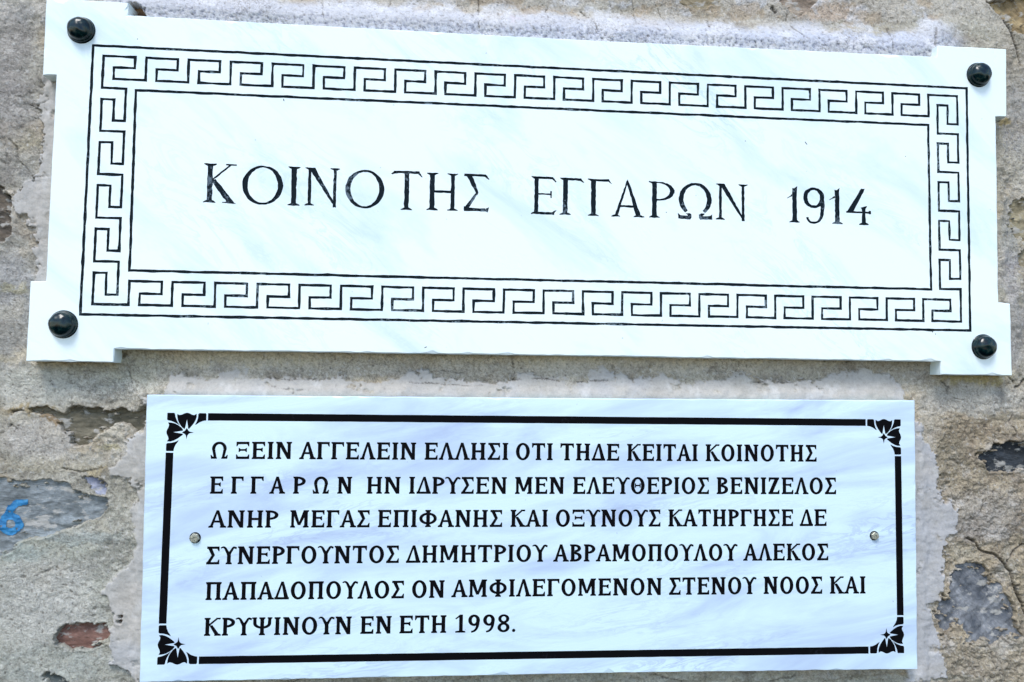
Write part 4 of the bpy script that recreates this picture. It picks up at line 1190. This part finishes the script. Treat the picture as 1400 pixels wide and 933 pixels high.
# ---------------- stones
def stone_mat(nm, c0, c1, rot, sc=1.0, st_=4.5):
    m, nt, bs = new_mat(nm)
    p = geo_pos(nt, (0, rot, 0), (1, 1, st_))
    a1 = N(nt, 'ShaderNodeTexNoise', i_Scale=26.0 * sc, i_Detail=9.0, i_Roughness=0.68, i_Distortion=0.5)
    nt.links.new(p, a1.inputs['Vector'])
    a2 = N(nt, 'ShaderNodeTexNoise', i_Scale=190.0, i_Detail=6.0, i_Roughness=0.7)
    nt.links.new(geo_pos(nt, (0, rot, 0), (1, 1, 1.8)), a2.inputs['Vector'])
    r = ramp(nt, [(0.38, c0), (0.64, c1)])
    nt.links.new(a1.outputs[0], r.inputs[0])
    r2 = ramp(nt, [(0.3, 0.6), (0.52, 1.0), (0.72, 1.35)])
    nt.links.new(a2.outputs[0], r2.inputs[0])
    c = mixc(nt, r.outputs[0], r2.outputs[0], 0.8, 'MULTIPLY')
    # mortar smears
    a3 = N(nt, 'ShaderNodeTexNoise', i_Scale=70.0, i_Detail=6.0, i_Roughness=0.6)
    nt.links.new(geo_pos(nt, (0, 0, 0), (1, 1, 1.7)), a3.inputs['Vector'])
    r3 = ramp(nt, [(0.55, 0.0), (0.62, 0.8)])
    nt.links.new(a3.outputs[0], r3.inputs[0])
    c = mixc(nt, c, (.40, .38, .34), r3.outputs[0])
    nt.links.new(c, bs.inputs['Base Color'])
    bs.inputs['Roughness'].default_value = 0.85
    ad = N(nt, 'ShaderNodeMath', operation='MULTIPLY_ADD'); ad.inputs[1].default_value = 0.4
    nt.links.new(a2.outputs[0], ad.inputs[0]); nt.links.new(a1.outputs[0], ad.inputs[2])
    bump(nt, bs, ad.outputs[0], 0.8, 0.003)
    return m
def stone_height(Us, Vs, si):
    S_ = STONES[si]
    ca_, sa_ = math.cos(S_['rot']), math.sin(S_['rot'])
    a = Us * ca_ - Vs * sa_; b = Us * sa_ + Vs * ca_
    return -S_['dep'] * 1.5 + fbm(a * 22, b * 60, 100 + si, 4) * .0026 + fbm(a * 90, b * 200, 120 + si, 3, .6) * .0012
for si, S_ in enumerate(STONES):
    pts = np.array([px2uv(x, y, WW) for x, y in S_['poly']])
    u0, v0 = pts.min(0) - .010; u1, v1 = pts.max(0) + .010
    st = 0.0012
    us = np.arange(u0, u1 + st, st); vs = np.arange(v0, v1 + st, st)
    A, B = np.meshgrid(us, vs)
    ax_, ay_ = tpx(A, B)
    d = dist_poly(ax_, ay_, S_['poly'])
    hh = stone_height(A, B, si) - sstep(2, 12, d) * .012
    # pull the rim back into the wall so the stone is a solid block
    keep = d < 11.0
    kf = keep[:-1, :-1] & keep[1:, :-1] & keep[:-1, 1:] & keep[1:, 1:]
    ix = np.arange(A.size).reshape(A.shape)
    qq = np.stack([ix[:-1, :-1], ix[1:, :-1], ix[1:, 1:], ix[:-1, 1:]], -1)[kf]
    us_ = np.unique(qq); rm = -np.ones(A.size, np.int64); rm[us_] = np.arange(len(us_))
    front = np.stack([A.ravel(), WW - hh.ravel(), Z0 - B.ravel()], -1)[us_]
    qf = rm[qq]
    backv = front.copy(); backv[:, 1] = WW + .06
    n0 = len(front)
    # boundary edges
    ed = {}
    for f in qf:
        for a, b in ((f[0], f[1]), (f[1], f[2]), (f[2], f[3]), (f[3], f[0])): ed[(int(a), int(b))] = 1
    sides = [[a, a + n0, b + n0, b] for (a, b) in ed if (b, a) not in ed]
    sides = [[s[0], s[1], s[2], s[3]] for s in sides]
    allf = qf.tolist() + sides + (qf[:, ::-1] + n0).tolist()
    o = mesh_obj(S_['n'], np.vstack([front, backv]), allf, stone_mat(S_['n'] + '_face', S_['c'][0], S_['c'][1], S_['rot'], 1.0, S_.get('st', 3.6)), wall, smooth=True)
    o['label'] = S_['label']
# painted number on the slate stone: a skin of paint that follows the stone's relief
six = strip_quads(bez([(36, 687), (22, 688), (14, 690), (8, 704)], 8) + bez([(8, 704), (3, 712), (-3, 716), (-5, 724)], 6)[1:], [8, 9, 10, 11, 11, 11, 11, 11, 11, 11, 11, 10, 10, 10, 9])
Pn = []
# bowl as a ring
ring = arc(11, 717.5, 18, 16, 12, 10.5, 0, 360, 30)
six += ring
sp = [px2uv(x, y, WW + .003) for x, y in ((-14, 680), (42, 738))]
us = np.arange(sp[0][0], sp[1][0], .0009); vs = np.arange(sp[0][1] - .004, sp[1][1] + .004, .0009)
A, B = np.meshgrid(us, vs); ax_, ay_ = tpx(A, B)
wob = fbm(A * 180, B * 180, 140, 3) * 2.2
dm = np.full(A.shape, 1e9)
for pl in six: dm = np.minimum(dm, dist_poly(ax_ + wob, ay_ + wob * .7, pl))
keep = (dm < .3) & (fbm(A * 420, B * 420, 141, 2) < .62)
kf = keep[:-1, :-1] & keep[1:, :-1] & keep[:-1, 1:] & keep[1:, 1:]
ix = np.arange(A.size).reshape(A.shape)
qq = np.stack([ix[:-1, :-1], ix[1:, :-1], ix[1:, 1:], ix[:-1, 1:]], -1)[kf]
us_ = np.unique(qq); rm = -np.ones(A.size, np.int64); rm[us_] = np.arange(len(us_))
hh = stone_height(A, B, 2) + .0007
fr = np.stack([A.ravel(), WW - hh.ravel(), Z0 - B.ravel()], -1)[us_]
m, nt, bs = new_mat('blue_spray_paint')
n1 = N(nt, 'ShaderNodeTexNoise', i_Scale=160.0, i_Detail=6.0, i_Roughness=0.65)
nt.links.new(geo_pos(nt), n1.inputs['Vector'])
r1 = ramp(nt, [(0.34, (.010, .11, .27)), (0.58, (.022, .20, .42)), (0.78, (.12, .32, .46))])
nt.links.new(n1.outputs[0], r1.inputs[0]); nt.links.new(r1.outputs[0], bs.inputs['Base Color'])
bs.inputs['Roughness'].default_value = 0.6
bump(nt, bs, n1.outputs[0], 0.5, 0.002)
o = mesh_obj('painted_number', fr, rm[qq].tolist(), m, wall, smooth=True)
o['label'] = 'hand-painted blue number 6'
